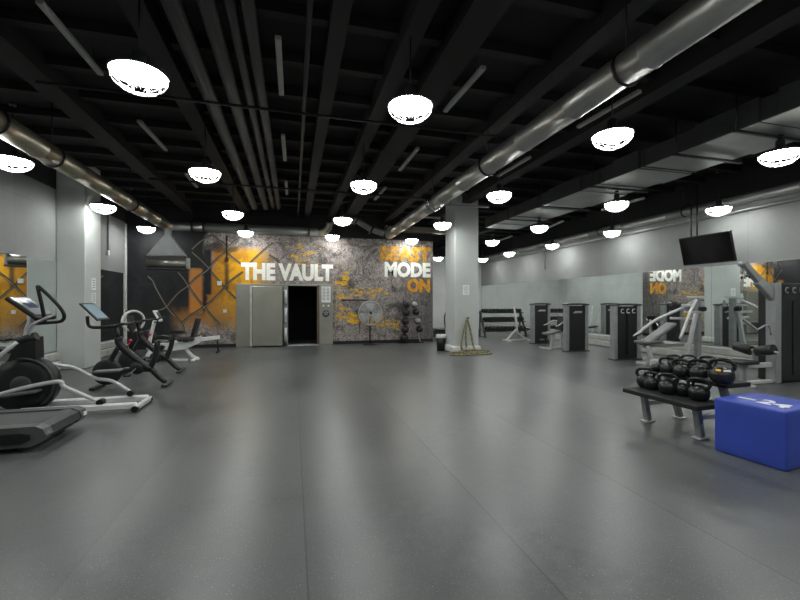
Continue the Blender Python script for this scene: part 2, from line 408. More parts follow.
for X, where, ysl in cols:
    for i, y in enumerate(ysl):
        vis0 = sum(q < (5 if X in (-4.39, 10.1) else 2) for q in ysl)
        nm = ordn[i - vis0 + 2] if i >= vis0 else ['rearmost', 'second rearmost', 'third rearmost'][i]
        lab = f'lit caged dome lamp in the row {where}, {nm} one'
        o = proto if first else copy_tree(proto); first = False
        k = 1.035 if y > 13 and X < 6 else 1.
        o.location = ((X - (.3 if X > 9 and y > 15 else 0)) * k, y * k, EYE + (LZ - EYE) * k); o['label'] = lab
        if X == 7.3 and y < 15:                          # these hang from the rectangular duct
            rod = [c for c in o.children if c.name.startswith('rod')][0]
            if rod.data.name != 'rod_short':
                if 'rod_short' not in bpy.data.meshes:
                    q = MB().cyl((0, 0, .22), (0, 0, .285), .009, None, 6).cyl((0, 0, .25), (0, 0, .29), .05, None, 12).build('rod_short', black_m); bpy.data.objects.remove(q)
                rod.data = bpy.data.meshes['rod_short']
# unlit strip lights
def strip(p0, p1, label, z=4.6):
    a, b = atz(*p0, z), atz(*p1, z); mid = (a + b) / 2
    t = thing('strip_light', label, 'strip light', mid, 0, 'unlit strip lights')
    a -= mid; b -= mid
    MB().bar(a, b, .07, .05).build('tube', strip_m, t)
    for q in (.15, .85):
        p = a.lerp(b, q); MB().cyl(p + V((0, 0, .02)), p + V((0, 0, ZC - z - .181)), .006, None, 5).build('hanger', black_m, t)
S = [((39, 1), (101, 74), 'unlit strip light at upper left, longest of its line'), ((139, 121), (166, 150), 'unlit strip light left of the second lamp'), ((186, 174), (197, 187), 'short far strip light beside the left lamps'),
     ((278, 37), (281.5, 94), 'vertical looking unlit strip light at top centre, nearest'), ((283, 135), (285, 160), 'middle one of the central unlit strip lights'), ((286, 181), (287, 194), 'farthest of the central unlit strip lights'),
     ((484, 67), (445, 111), 'unlit strip light right of the central lamp, nearest'), ((418, 148), (400, 170), 'second unlit strip light right of the central lamps'), ((385.5, 187.5), (375, 199.5), 'farthest strip light right of the central lamps'),
     ((640, 91), (578, 127), 'unlit strip light right of the round duct, nearest'), ((530, 157), (498, 176), 'second unlit strip light right of the round duct')]
for p0, p1, lab in S: strip(p0, p1, lab)
strip((443, 205), (489, 207), 'unlit strip light crossing in front of the pillar top', 4.3); strip((602, 210), (644, 198), 'unlit strip light beside the lamp under the rectangular duct', 4.2)
strip((423, 217), (441, 218), 'short unlit strip light left of the pillar', 4.3)
strip((545, 229), (563, 221), 'far strip light beside the second duct lamp', 4.2); strip((492, 243), (512, 236), 'far strip light beside the third duct lamp', 4.2)
# ---------------------------------------------------------------- ducts
def hanger_band(m, y, r, z_up):
    m.tube([(r * math.cos(q), y, r * math.sin(q)) for q in [2 * PI * j / 20 for j in range(20)]], .016, 5, 0, True)
    m.cyl((0, y, r), (0, y, z_up), .008, None, 5)
DR = .165
def round_duct(X, z, y0, y1, r, m_, label, bands, seams, rz=0):
    t = thing('round_duct', label, 'duct', (X, 0, z))
    prof = [(0, y0), (r, y0)]; y = y0 + .4
    while y < y1 - .05:
        prof += [(r, y - .012), (r + .008, y - .006), (r + .008, y + .006), (r, y + .012)]; y += seams
    prof += [(r, y1), (0, y1)]
    MB().lathe(prof, (0, 0, 0), 'y', 32).build('duct_pipe', m_, t)
    for b in bands:
        m = MB(); hanger_band(m, b, r + .012, ZC - z - .02); m.build('hanger_band', black_m, t)
    return t
def kof(x, y): return (x - 293) / (CY - y) * CS
zd = 4.02
XLd = kof(85, 176) * (zd - EYE); XRd = kof(560, 115) * (zd - EYE)
round_duct(XLd, zd, YB + .1, YM - 1.1, DR, duct_m, 'long shiny round duct at upper left, running above the left wall', (3.5, 6.55, 7.9, 11.2), 1.1)
dr = round_duct(XRd, zd, YB + .1, YM - 1.3, DR, mat('duct_plain', (172, 171, 166), .36, .8, .12, 3), 'long shiny round duct slanting from upper right to the pillar', (3.4, 6.45, 9.35), 1.1)
m = MB()
for y in (9.0, 9.12, 9.3):
    m.tube([((DR + .02) * math.cos(q), y, (DR + .02) * math.sin(q)) for q in [2 * PI * j / 24 for j in range(24)]], .02, 6, 0, True)
m.build('coupling', chrome, dr)
round_duct(XR - .22, 4.12, YB + .1, YF - .1, .11, duct_g, 'thin round duct running along the top of the right wall', (5.5, 8.8, 12, 15, 18), 1.6)
o = MB().cyl((0, YB + .1, 0), (0, YF - .1, 0), .045, None, 12).build('conduit', duct_g); o.location = (XR - .08, 0, 3.88); tag(o, 'thin grey pipe under the round duct on right wall', 'pipe')
# cross duct above the mural
CDY = YM - .24; CDZ = atY(250, 229, CDY).z
t = thing('cross_duct', 'silver duct running across the top of the mural, left part', 'duct', (0, CDY, CDZ))
xa, xb = atY(172, 228, CDY).x, atY(318, 228, CDY).x
MB().cyl((xa, 0, 0), (xb, 0, 0), .16, None, 24).build('duct_pipe', duct_g, t)
MB().tube([(xb, 0, 0), (xb + .22, 0, .04), (xb + .38, -.05, .2), (xb + .42, -.1, .36)], .15, 20, 5).build('elbow', duct_m, t)
for q in (192, 204, 309):
    x = atY(q, 228, CDY).x
    m = MB(); m.tube([(x, .175 * math.cos(a), .175 * math.sin(a)) for a in [2 * PI * j / 18 for j in range(18)]], .02, 5, 0, True); m.cyl((x, 0, .175), (x, 0, ZC - CDZ - .02), .01, None, 6)
    m.build('hanger_band', black_m, t)
t = thing('cross_duct', 'grey offset duct between the central lamps and the round duct end', 'duct', (0, YM - .9, 4.05))
pp = [atY(x, y, YM - .9) - V((0, YM - .9, 4.05)) for x, y in ((332, 220), (357, 220), (372, 229), (384, 233))]
MB().tube(pp, .14, 4, 0).build('duct_body', duct_g, t)
for p in (pp[1], pp[2]): MB().box(p, (.05, .36, .36), .5).build('flange', black_m, t)
# box duct with lattice straps
a, b = atY(385, 226, YM - .2), atY(446, 234, YM - .2)
t = thing('box_duct', 'flat box duct above the slogan, at the end of the round duct', 'duct', ((a.x + b.x) / 2, YM - .2, (a.z + b.z) / 2))
MB().box((0, 0, 0), (b.x - a.x, .3, a.z - b.z), None, .01, 1).build('duct_body', duct_m, t)
m = MB()
for x, y, x2, y2 in ((380, 236, 390, 225), (399, 235, 409, 225), (388, 225.5, 415, 226.5)):
    p, q = atY(x, y, YM - .37) - t.location, atY(x2, y2, YM - .37) - t.location; m.cyl(p, q, .022, None, 6)
m.build('strap', black_m, t)
# rectangular duct on the right
zr = 4.2; x0, x1 = kof(640, 168) * (zr - EYE), kof(670, 180) * (zr - EYE)
t = thing('rectangular_duct', 'long rectangular metal duct under the ceiling at right', 'duct', ((x0 + x1) / 2, 0, zr))
W = x1 - x0
y1 = atz(486, 228, zr).y
MB().box((0, (YB + .1 + y1) / 2, .165), (W, y1 - YB - .1, .31), None, .008, 1).build('duct_body', mat('duct_shaded', (54, 55, 56), .6), t)  # shade on the duct sides painted in as near-black colour
MB().box((0, (YB + .1 + y1) / 2, .004), (W - .02, y1 - YB - .12, .012)).build('lit_underside', duct_g, t)  # added plate carrying the lit tone of the duct's underside
for (pa, pb) in (((694, 146), (752, 120)), ((548, 203), (576, 190)), ((612, 178), (640, 168)), ((770, 112), (800, 100))):
    ya, yb = sorted((atz(*pa, zr).y, atz(*pb, zr).y))
    MB().box((0, (ya + yb) / 2, .17), (W + .08, yb - ya, .36), None, .01, 1).build('sleeve', MATS['duct_shaded'], t)
    MB().box((0, (ya + yb) / 2, -.012), (W + .06, yb - ya - .02, .01)).build('lit_underside', duct_g, t)
y = -3.
while y < y1:
    MB().box((0, y, .16), (W + .03, .03, .345)).build('flange', MATS['duct_shaded'], t); y += 1.15
for i, (px, py) in enumerate(((765, 136), (678, 155.5), (602, 188), (545, 207), (512, 220))):
    y = atz(px, py, zr - .06).y
    h = thing('trapeze_hanger', ['black duct hanger beside the far right lamp', 'black duct hanger, second nearest under the rectangular duct', 'black duct hanger in the middle of the rectangular duct', 'black duct hanger, second farthest under the rectangular duct', 'farthest black duct hanger near the pillar'][i], 'bracket', ((x0 + x1) / 2, y, zr - .05), 0, 'duct hangers')
    MB().box((0, 0, -.0), (W + .3, .04, .04)).build('cross_bar', black_m, h)
    for sx in (-1, 1): MB().cyl((sx * (W / 2 + .1), 0, 0), (sx * (W / 2 + .1), 0, ZC - zr - .13), .018, None, 6).build('rod', black_m, h)
# hood at the end of the left duct
yh = 13.6
t = thing('air_hood', 'triangular grey air hood hanging under the left duct end', 'vent', (atY(167, 270, yh).x, yh, atY(167, 270, yh).z))
L0 = t.location.copy()
def hp(x, y): return atY(x, y, yh) - L0
tri = [hp(147.5, 256), hp(165, 236), hp(171, 236), hp(186, 256)]
MB().prism([p + V((0, -.12, 0)) for p in tri], (0, .3, 0)).build('plenum', grey_m, t)
a, b = hp(147.5, 257), hp(187, 269)
m = MB(); r = (a.z - b.z) / 2
m.cyl((a.x, 0, (a.z + b.z) / 2), (b.x, 0, (a.z + b.z) / 2), r, None, 24); m.build('drum', steel, t)
MB().box(((a.x + b.x) / 2, 0, b.z - .01), (b.x - a.x + .1, .36, .05)).build('base_lip', black_m, t)
MB().box((b.x + .03, 0, (a.z + b.z) / 2), (.06, .3, r * 2.0), None, .01).build('end_plate', grey_m, t)
MB().box(((tri[1].x + tri[2].x) / 2, .02, tri[1].z + .11), (.16, .16, .24)).build('neck', grey_m, t)
# wall drops: conduits with a box
def drop(p_top, p_bot, loc_fn, label, boxm, nrm):
    a, b = loc_fn(*p_top), loc_fn(*p_bot); n = V(nrm) * .03; a += n; b += n
    a.x = b.x; a.y = b.y
    t = thing('wall_conduit', label, 'conduit', b)
    MB().cyl((0, 0, 0), a - b, .022, None, 8).build('pipe', beam_m if boxm is black else grey_m, t)
    MB().box((0, 0, -.02), (.11, .06, .14) if not nrm[0] else (.06, .11, .14), None, .01).build('junction_box', boxm, t)
drop((227, 236), (227, 259), lambda x, y: atY(x, y, YM), 'dark pipe drop with a knob, on the yellow part of the mural', black, (0, -1, 0))
drop((107, 212), (107, 252), lambda x, y: atX(x, y, XL), 'grey conduit with a white box on left wall by the mural corner', white, (1, 0, 0))
drop((545, 249), (545, 267), lambda x, y: atX(x, y, XR), 'grey conduit drop in the middle of the far right wall', grey_m, (-1, 0, 0))
# ---------------------------------------------------------------- mural extras: letters, fence, switches
def text_mesh(name, body, m_, parent, p0, p1, fn, off=.02, ext=.008):
    """lettering filling the rectangle between world points p0 (lower left) and p1 (upper right); fn maps (u,v,w) to a point"""
    cu = bpy.data.curves.new(name, 'FONT'); cu.body = body; cu.offset = off; cu.extrude = .01; cu.resolution_u = 3
    o = bpy.data.objects.new(name, cu); C.objects.link(o)
    dg = bpy.context.evaluated_depsgraph_get(); dg.update()
    me = bpy.data.meshes.new_from_object(o.evaluated_get(dg)); bpy.data.objects.remove(o)
    xs = [v.co.x for v in me.vertices]; ys_ = [v.co.y for v in me.vertices]
    a, b, c_, d = min(xs), max(xs), min(ys_), max(ys_)
    for v in me.vertices:
        v.co = fn((v.co.x - a) / (b - a), (v.co.y - c_) / (d - c_), (v.co.z + .01) / .02 * ext)
    me.name = name; me.materials.clear(); me.materials.append(m_)
    o = bpy.data.objects.new(name, me); C.objects.link(o)
    if parent: o.parent = parent
    return o
mur = thing('wall_mural_lettering', 'white and yellow painted lettering and wire fence print on the mural wall', 'mural', (0, YM, 0))
def wall_text(name, body, m_, px0, py0, px1, py1, off):
    a, b = atY(px0, py1, YM), atY(px1, py0, YM)
    return text_mesh(name, body, m_, mur, a, b, lambda u, v, w: V((a.x + (b.x - a.x) * u, -.004 - w, a.z + (b.z - a.z) * v)), off)
letter_w = mat('letter_white', (250, 248, 240), .6, 0, .06, 8)
letter_y = mat('letter_yellow', (214, 148, 24), .6, 0, .3, 9)
letter_g = mat('letter_gold', (190, 138, 40), .6, 0, .55, 8)
wall_text('title_lettering', 'THE VAULT', letter_w, 241, 264.5, 333, 280.2, .055)['label'] = 'large white two-word lettering above the door'
wall_text('slogan_lettering', 'BEAST', letter_g, 380, 247.5, 430.5, 261, .055)['label'] = 'worn yellow top word'
wall_text('slogan_lettering', 'MODE', letter_w, 384.5, 262.8, 430.5, 277, .055)['label'] = 'white middle word'
wall_text('slogan_lettering', 'ON', letter_y, 407, 278.8, 430, 292.5, .055)['label'] = 'short yellow bottom word'
def ribbon(lines, w, dy, name, m_):
    m = MB()
    for ln in lines:
        P = smooth_path([atY(x, y, YM) - V((0, YM, 0)) for x, y in ln], 4) if len(ln) > 2 else [atY(x, y, YM) - V((0, YM, 0)) for x, y in ln]
        prev = None
        for i, p in enumerate(P):
            d = (P[min(i + 1, len(P) - 1)] - P[max(i - 1, 0)]).normalized(); nn = V((-d.z, 0, d.x)) * w / 2
            a, b = m.bm.verts.new(p + nn + V((0, -dy, 0))), m.bm.verts.new(p - nn + V((0, -dy, 0)))
            if prev: m.bm.faces.new((prev[0], prev[1], b, a))
            prev = (a, b)
    r = bmesh.ops.extrude_face_region(m.bm, geom=m.bm.faces[:])
    for v in r['geom']:
        if isinstance(v, bmesh.types.BMVert): v.co.y -= .002
    return m.build(name, m_, mur)
FL = [[(212, 235), (201, 241), (192, 249)], [(212, 235), (220, 241), (227, 248)], [(192, 252), (201, 260), (209, 268)], [(241, 237), (233, 243), (227, 249)],
      [(227, 252), (218, 258), (209, 268), (206, 271), (196, 278), (189, 285), (178, 293), (167, 306)], [(178, 272), (184, 279), (189, 287), (196, 297), (204, 307), (220, 325)],
      [(148, 276), (153, 281), (156, 288), (167, 307), (175, 316), (183, 324)], [(154, 311), (162, 309), (167, 306)], [(211, 272), (218, 280), (225, 288), (236, 299)],
      [(243, 272), (232, 280), (225, 287), (215, 298), (204, 307), (190, 316), (183, 323), (184, 330)], [(273, 243), (262, 252), (249, 264)], [(227, 253), (234, 259), (241, 264)], [(269, 255), (276, 260), (283, 267)], [(204, 307), (196, 314)]]
ribbon(FL, .075, .003, 'fence_print', wire_d)
ribbon([[(x, y + .35) for x, y in l] for l in FL], .026, .006, 'fence_print', wire_l)
def wall_switch(px, py, s, label):
    p = atY(px, py, YM)
    o = MB().box((0, 0, 0), (s, .03, s), None, .008).build('wall_switch', white); o.location = p + V((0, -.015, 0)); tag(o, label, 'switch')
wall_switch(219.5, 283.3, .15, 'square white wall box on the orange part of the mural'); wall_switch(225, 311, .12, 'small white switch left of the vault door')
p = atY(354, 300, YM); o = MB().cyl((-.48, 0, 0), (.5, 0, 0), .025, None, 8).cyl((-.4, 0, 0), (-.4, .04, 0), .02, None, 6).cyl((.4, 0, 0), (.4, .04, 0), .02, None, 6).build('wall_bar', mat('dark_purple_bar', (48, 38, 44), .5)); o.location = p + V((0, -.04, 0))
tag(o, 'thin dark bar mounted on the mural above the pedestal fan', 'bar')
# ---------------------------------------------------------------- vault door
YD = YM
d = thing('door_1', 'grey steel vault door standing open beside its dark doorway', 'door', (0, YD, 0)); d['kind'] = 'structure'
def dbox(name, px0, px1, py0, z0, dep, m_, yoff=0., z1=None, bev=.008):
    x0, x1 = atY((px0), 320, YD - dep).x, atY(px1, 320, YD - dep).x; zt = atY((px0 + px1) / 2, py0, YD - dep).z if z1 is None else z1
    return MB().box(((x0 + x1) / 2, -dep / 2 - yoff, (z0 + zt) / 2), (x1 - x0, dep, zt - z0), None, bev, 1).build(name, m_, d)
ztop = atY(303, 284, YD).z
dsteel = mat('door_steel', (150, 149, 138), .42, .55, .1, 1.2)
dbox('frame', 236, 251, 284, 0, .06, dsteel); dbox('frame', 319, 333, 284, 0, .06, dsteel)
dbox('frame', 236, 333, 284, DZ - .02, .05, dsteel)
dbox('door_leaf', 252, 282.5, 286, .03, .30, dsteel, .061, None, .03)
dbox('leaf_edge_strip', 250, 252.6, 286, .03, .2, silver, .061)
dbox('hinge_post', 283.3, 288, 286, .02, .10, grey_m, .001)
for py in (287, 305, 325):
    z = atY(286, py + 9, YD - .15).z; x = atY(285.5, 320, YD - .15).x
    MB().cyl((x, -.16, z - .28), (x, -.16, z + .22), .055, None, 14).build('hinge', silver, d)
x = atY(284, 320, YD - .2).x; MB().box((x, -.16, .12), (.16, .1, .22)).build('hinge_foot', black_m, d)
MB().box(((DX0 + DX1) / 2, .1, .008), (DX1 - DX0, .5, .016)).build('threshold', silver, d)
dbox('reveal', 317, 319.5, 285, .02, .07, mat('brown_reveal', (92, 76, 62), .6))
a, b = atY(321.5, 302.5, YD - .07), atY(330.5, 286.5, YD - .07)
nt_ = MB().box(((a.x + b.x) / 2, -.068, (a.z + b.z) / 2), (b.x - a.x, .012, b.z - a.z)).build('notice_plate', paper, d)
m = MB()
for i in range(9):
    z = b.z - .06 - i * .055
    for cxp in (.27, .72): m.box((a.x + (b.x - a.x) * cxp, -.075, z), ((b.x - a.x) * .33, .003, .02))
m.build('notice_lines', ink, nt_)
for dx_ in (323.5, 328.5):
    p = atY(dx_, 305.7, YD - .07); MB().cyl((p.x, -.06, p.z), (p.x, -.085, p.z), .035, None, 10).build('button', paper, d)
p = atY(326, 313.5, YD - .07)
dial = MB().lathe([(0, -.03), (.12, -.03), (.13, 0), (.13, .005)], (p.x, -.065, p.z), 'y', 24).build('dial', dark, d)
m = MB()
for i in range(5):
    q = PI / 2 + i * 2 * PI / 5; m.bar((p.x + .025 * math.cos(q), -.1, p.z + .025 * math.sin(q)), (p.x + .095 * math.cos(q), -.1, p.z + .095 * math.sin(q)), .05, .012)
m.build('dial_spokes', paper, dial)
# ---------------------------------------------------------------- pedestal fan, ball rack by the mural
P0 = atz(370, 348, 0); P0.y = YM - .45; P0.x = atY(370, 346, P0.y).x
t = thing('pedestal_fan', 'grey pedestal fan with round guard in front of the mural', 'fan', P0)
zc = atY(370, 313, P0.y).z
m = MB(); m.lathe([(0, 0), (.26, 0), (.27, .015), (.1, .04), (.04, .06), (0, .06)]); m.build('base', black_m, t)
MB().cyl((0, 0, .05), (0, 0, zc - .1), .028, None, 10).build('pole', black_m, t)
fan_g = mat('fan_guard_grey', (190, 192, 192), .45, .2)
m = MB(); R = .44
for r in (.08, .14, .2, .26, .32, .38, R): m.tube([(r * math.cos(q), -.1 - .06 * (1 - r / R), zc + r * math.sin(q)) for q in [2 * PI * j / 32 for j in range(32)]],   .008 if r < R else .022, 5, 0, True)
for i in range(24):
    q = 2 * PI * i / 24; m.cyl((.05 * math.cos(q), -.16, zc + .05 * math.sin(q)), (R * math.cos(q), -.1, zc + R * math.sin(q)), .007, None, 4)
m.build('guard', fan_g, t)
for i in range(3):
    q = PI / 2 + i * 2 * PI / 3; pts = []
    poly = []
    for j in range(9):
        w = q - .48 + .96 * j / 8; poly.append((.39 * math.cos(w), -.06 + .05 * (j / 8 - .5), zc + .39 * math.sin(w)))
    poly += [(.07 * math.cos(q + .8), -.03, zc + .07 * math.sin(q + .8)), (.07 * math.cos(q - .8), -.09, zc + .07 * math.sin(q - .8))]
    MB().prism(poly, (0, .008, 0)).build('blade', mat('fan_blade', (200, 203, 203), .4), t)
MB().cyl((0, -.15, zc), (0, .12, zc), .075, None, 16).build('motor', dark, t)
# rack
yb = YM - .35
def wb(x, y): return atY(x, y, yb)
bx = wb(412, 343)
t = thing('ball_rack', 'dark vertical rack holding medicine balls beside the mural edge', 'rack', (bx.x, yb, 0))
zt = wb(405, 299).z
xl, xr = wb(405.5, 320).x - bx.x, wb(418, 320).x - bx.x
MB().cyl((xl, .24, 0), (xl, .24, zt), .025, None, 10).build('post', black_m, t)
MB().tube([(xr - .12, .24, zt - .1), (xr, .22, .9), (xr + .12, .1, .06), (xr + .3, .0, .03)], .022, 8, 4).build('post', grey_m, t)
MB().bar((xl - .2, .15, .02), (xr + .25, .15, .02), .3, .03).build('base', black_m, t)
MB().bar((xl, .24, 1.0), (xr, .22, 1.0), .03, .05).build('cross_bar', grey_m, t)
balls = [((406.5, 304.5), .145, 'left'), ((406, 312.5), .15, 'left'), ((405.5, 321), .155, 'left'), ((405, 329.5), .158, 'left'), ((404.5, 337.8), .165, 'left'),
         ((414.5, 305), .115, 'right'), ((416, 312), .14, 'right'), ((417.5, 321), .125, 'right'), ((419.5, 329), .135, 'right')]
for (px, py), r, s in balls:
    p = wb(px, py) - t.location
    m = MB(); m.tube([(p.x + r * .8 * math.cos(q), r * .8 * math.sin(q), p.z - r * .62) for q in [2 * PI * j / 16 for j in range(16)]], .01, 5, 0, True)
    m.cyl((p.x, r * .8, p.z - r * .62), (p.x, .24, p.z - r * .62), .01, None, 5); m.build('ball_ring', black_m, t)
nam = ['topmost', 'second from top', 'middle', 'second from bottom', 'bottom']; nam2 = ['topmost', 'second from top', 'third from top', 'bottom']
bp_ = [mat('ball_black', (30, 31, 32), .4), mat('ball_grey', (150, 152, 154), .45)]
i1 = i2 = 0
for (px, py), r, s in balls:
    p = wb(px, py)
    if s == 'left': lab = f'black medicine ball, {nam[i1]} of the left stack on the ball rack'; i1 += 1
    else: lab = f'black and grey medicine ball, {nam2[i2]} of the right stack on the ball rack'; i2 += 1
    g = thing('medicine_ball', lab, 'ball', p, 0, 'medicine balls on the rack')
    MB().sphere((0, 0, 0), r, (1, 1, .96), 18).build('shell', bp_[0], g)
    if s == 'right' and i2 in (1, 3): MB().sphere((-.0, -.012, .012), r * .995, (1, 1, .95), 14).build('panel', bp_[1], g)
    else: MB().tube([((r + .001) * math.cos(q), (r + .001) * math.sin(q), 0) for q in [2 * PI * j / 20 for j in range(20)]], .004, 4, 0, True).build('seam', dark, g)
# ---------------------------------------------------------------- things at the pillar
p = atz(441, 350.5, 0); p.z = 0
t = thing('trash_bin', 'small black bin with a white liner left of the pillar', 'bin', p)
MB().lathe([(0, 0), (.13, 0), (.16, .5), (.15, .5), (.12, .03), (0, .03)], (0, 0, 0), 'z', 18).build('bin_body', black, t)
MB().lathe([(.164, .42), (.172, .46), (.168, .52), (.15, .53), (.14, .47)], (0, 0, 0), 'z', 18).build('liner', white, t)
# rope hung on the pillar
hx, hz = atY(467, 318, RC[2]).x, atY(467, 318, RC[2]).z
t = thing('battle_rope', 'yellowish camouflage battle rope piled at the pillar foot and looped on its hook', 'rope', (hx, RC[2] - .02, 0))
MB().cyl((0, 0, hz), (0, -.09, hz), .03, None, 10).build('hook', black_m, t)
m = MB(); yf = -.14
def rp(x, y, off=-.14): q = atY(x, y, RC[2] + off); return (q.x - hx, off, q.z)
m.tube([rp(467, 319, -.08), rp(463.5, 330, -.09), rp(461, 345, -.12), (-.24, -.18, .03), (-.5, -.3, .025), (-.55, -.42, .025), (-.2, -.4, .025), (.15, -.28, .025), (.55, -.35, .025), (.5, -.52, .025), (.1, -.56, .025), (-.4, -.58, .025), (-.7, -.45, .025), (-.6, -.25, .06), (-.35, -.38, .085), (-.2, -.24, .075), (.05, -.42, .08), (.3, -.25, .1), (.5, -.4, .09), (.62, -.28, .06)], .03, 7, 5)
m.tube([rp(467, 319, -.08), rp(470, 330, -.09), rp(473, 345, -.12), (.24, -.2, .03), (.5, -.25, .025), (.62, -.42, .025), (.3, -.48, .07), (-.1, -.5, .07), (-.35, -.36, .07), (0, -.22, .07), (.36, -.22, .06), (.3, -.4, .12), (.0, -.36, .13), (-.25, -.3, .12), (-.5, -.42, .085)], .03, 7, 5)
m.tube([rp(467, 317, -.07), rp(465.5, 333, -.08), rp(466, 347, -.1)], .028, 7, 4)
m.build('rope_strands', rope_m, t)
def notice(c, d, axis, label, m_=paper):
    t = thing('paper_notice', label, 'notice', c)
    MB().box((0, 0, 0), d).build('sheet', m_, t)
    m = MB()
    for i in range(4):
        if axis == 'y': m.box((0, -d[1] / 2 - .001, d[2] * (.3 - .2 * i)), (d[0] * .6, .002, .015))
        else: m.box((d[0] / 2 + .001, 0, d[2] * (.3 - .2 * i)), (.002, d[1] * .6, .015))
    m.build('print', ink, t)
p = atY(466, 290, RC[2]); notice(p + V((0, -.004, 0)), (.22, .006, .31), 'y', 'white paper notice on the pillar front')
p = atX(93.5, 284, LC[1]); notice(p + V((.004, 0, 0)), (.006, .22, .30), 'x', 'upper white notice on the left column side')
p = atX(93.5, 298, LC[1]); notice(p + V((.004, 0, 0)), (.006, .22, .26), 'x', 'lower white notice on the left column side')
# ---------------------------------------------------------------- TV
xt = XR - .55
a, b = atX(679.5, 238, xt), atX(731, 229.5, xt); c_, e_ = atX(684.5, 265.8, xt), atX(736, 262.5, xt)
cen = (a + b + c_ + e_) / 4; Ltv, Htv = abs(a.y - b.y), .76
t = thing('television', 'black flat screen television hung tilted on the right wall', 'television', cen)
R = Matrix.Rotation(math.radians(-14), 3, 'Y')
MB().box((0, 0, 0), (.06, Ltv, Htv), R, .012).build('casing', black, t)
MB().box(R @ V((-.032, 0, .005)), (.004, Ltv - .05, Htv - .06), R).build('screen', mat('tv_screen', (6, 6, 7), .12), t)
for q in (.28, .44):
    MB().cyl((.05, q, .1), (.05, q, 5.0 - cen.z - .31), .02, None, 8).build('ceiling_rod', black_m, t)
MB().box((.06, 0, .02), (.05, .5, .3)).build('mount', black_m, t)
# ---------------------------------------------------------------- plyo box
A, B = atz(714, 450, 0), atz(786, 472.5, 0)
ex = (A - B); L = ex.length; ang = math.atan2(ex.y, ex.x) - PI / 2
Dp, Hh = .72, .565
t = thing('plyo_box', 'blue soft plyo box marked 24 beside the kettlebell rack', 'box', B, ang)
bm = MB(); bm.box((Dp / 2, L / 2, Hh / 2), (Dp, L, Hh), None, .018, 3)
bmesh.ops.subdivide_edges(bm.bm, edges=[e for e in bm.bm.edges if e.calc_length() > .3], cuts=6, use_grid_fill=True)
for v in bm.bm.verts:
    u, w = v.co.x / Dp, v.co.y / L
    if v.co.z > Hh - .03: v.co.z += .03 * max(0, math.sin(PI * u) * math.sin(PI * w)) ** .6 if 0 < u < 1 and 0 < w < 1 else 0
body = bm.build('body', blue, t)
for pl in body.data.polygons: pl.use_smooth = True
def top_text(body_, x0, x1, y0, y1, name):
    # reads from the +x side of the box
    def fn(u, v, w):
        X = x0 + (x1 - x0) * v; Y = y0 + (y1 - y0) * (1 - u)
        k = .03 * max(0, math.sin(PI * X / Dp) * math.sin(PI * Y / L)) ** .6
        return V((X, Y, Hh + k + .002 + w * .3))
    return text_mesh(name, body_, white_print, t, None, None, fn, .03)
o = top_text('24', .10, .27, .05, .29, 'number_print')
m = MB(); m.box((.17, .40, Hh + .024), (.05, .15, .004)); m.build('print_band', white_print, t)
m = MB(); m.tube([(Dp * .02, .02, Hh - .005), (Dp * .02, L - .02, Hh - .005)], .004, 5); m.build('piping', mat('blue_piping', (78, 100, 196), .5), t)
# ---------------------------------------------------------------- kettlebell rack
rk = thing('kettlebell_rack', 'two tier black and grey steel kettlebell rack left of the blue box', 'rack', (4.35, 3.45, 0), math.radians(2))
zs, zb = .44, .66; RL = 1.0
MB().box((.22, RL / 2, zs - .03), (.46, RL, .055), None, .008).build('shelf', rubber, rk)
MB().box((.66, RL / 2, zb - .03), (.40, RL, .055), None, .008).build('shelf', rubber, rk)
for y in (.16, RL - .14):
    MB().bar((.20, y, zs - .055), (.27, y, .02), .075, .07, .008).build('leg', grey_m, rk)
    MB().bar((.62, y, zb - .055), (.84, y, .02), .075, .07, .008).build('leg', grey_m, rk)
    for x in (.27, .84): MB().box((x, y, .01), (.15, .11, .02), None, .006).build('foot', silver, rk)
    MB().bar((.24, y, .25), (.76, y, .25), .05, .05).build('side_brace', silver, rk)
MB().bar((.70, .16, .3), (.70, RL - .14, .3), .05, .05).build('stretcher', silver, rk)
MB().bar((.36, .16, zs - .075), (.36, RL - .14, zs - .075), .04, .04).build('stretcher', silver, rk)
def kettlebell(loc, s, rz, label, handle=iron):
    g = thing('kettlebell', label, 'kettlebell', loc, rz, 'kettlebells on the rack')
    b = .109 * s
    MB().lathe([(0, 0), (b * .62, 0), (b * .8, b * .1), (b * .98, b * .5), (b, b * .8), (b * .93, b * 1.15), (b * .7, b * 1.42), (b * .4, b * 1.56), (0, b * 1.6)], (0, 0, 0), 'z', 22).build('bell', iron, g)
    MB().tube([(0, -b * .64, b * 1.2), (0, -b * .92, b * 1.6), (0, -b * .84, b * 2.02), (0, -b * .4, b * 2.22), (0, b * .4, b * 2.22), (0, b * .84, b * 2.02), (0, b * .92, b * 1.6), (0, b * .64, b * 1.2)], b * .19, 9, 4).build('handle', handle, g)
    return g
fr = [((645.5, 389), 1.02, 'front row, leftmost'), ((668, 395.5), 1.0, 'front row, second from left'), ((684, 397.5), .9, 'front row, second from right'), ((699, 402), 1.02, 'front row, rightmost, nearest the blue box')]
for (x, y), s, lab in fr:
    p = atz(x, y - 2, zs); kettlebell(p, s, .7 + random.uniform(-.3, .3), f'black kettlebell on the lower shelf, {lab}')
p = atz(645, 382, zs); kettlebell(V((4.62, 4.28, zs)), .9, .3, 'black kettlebell on the lower shelf, behind the leftmost one')
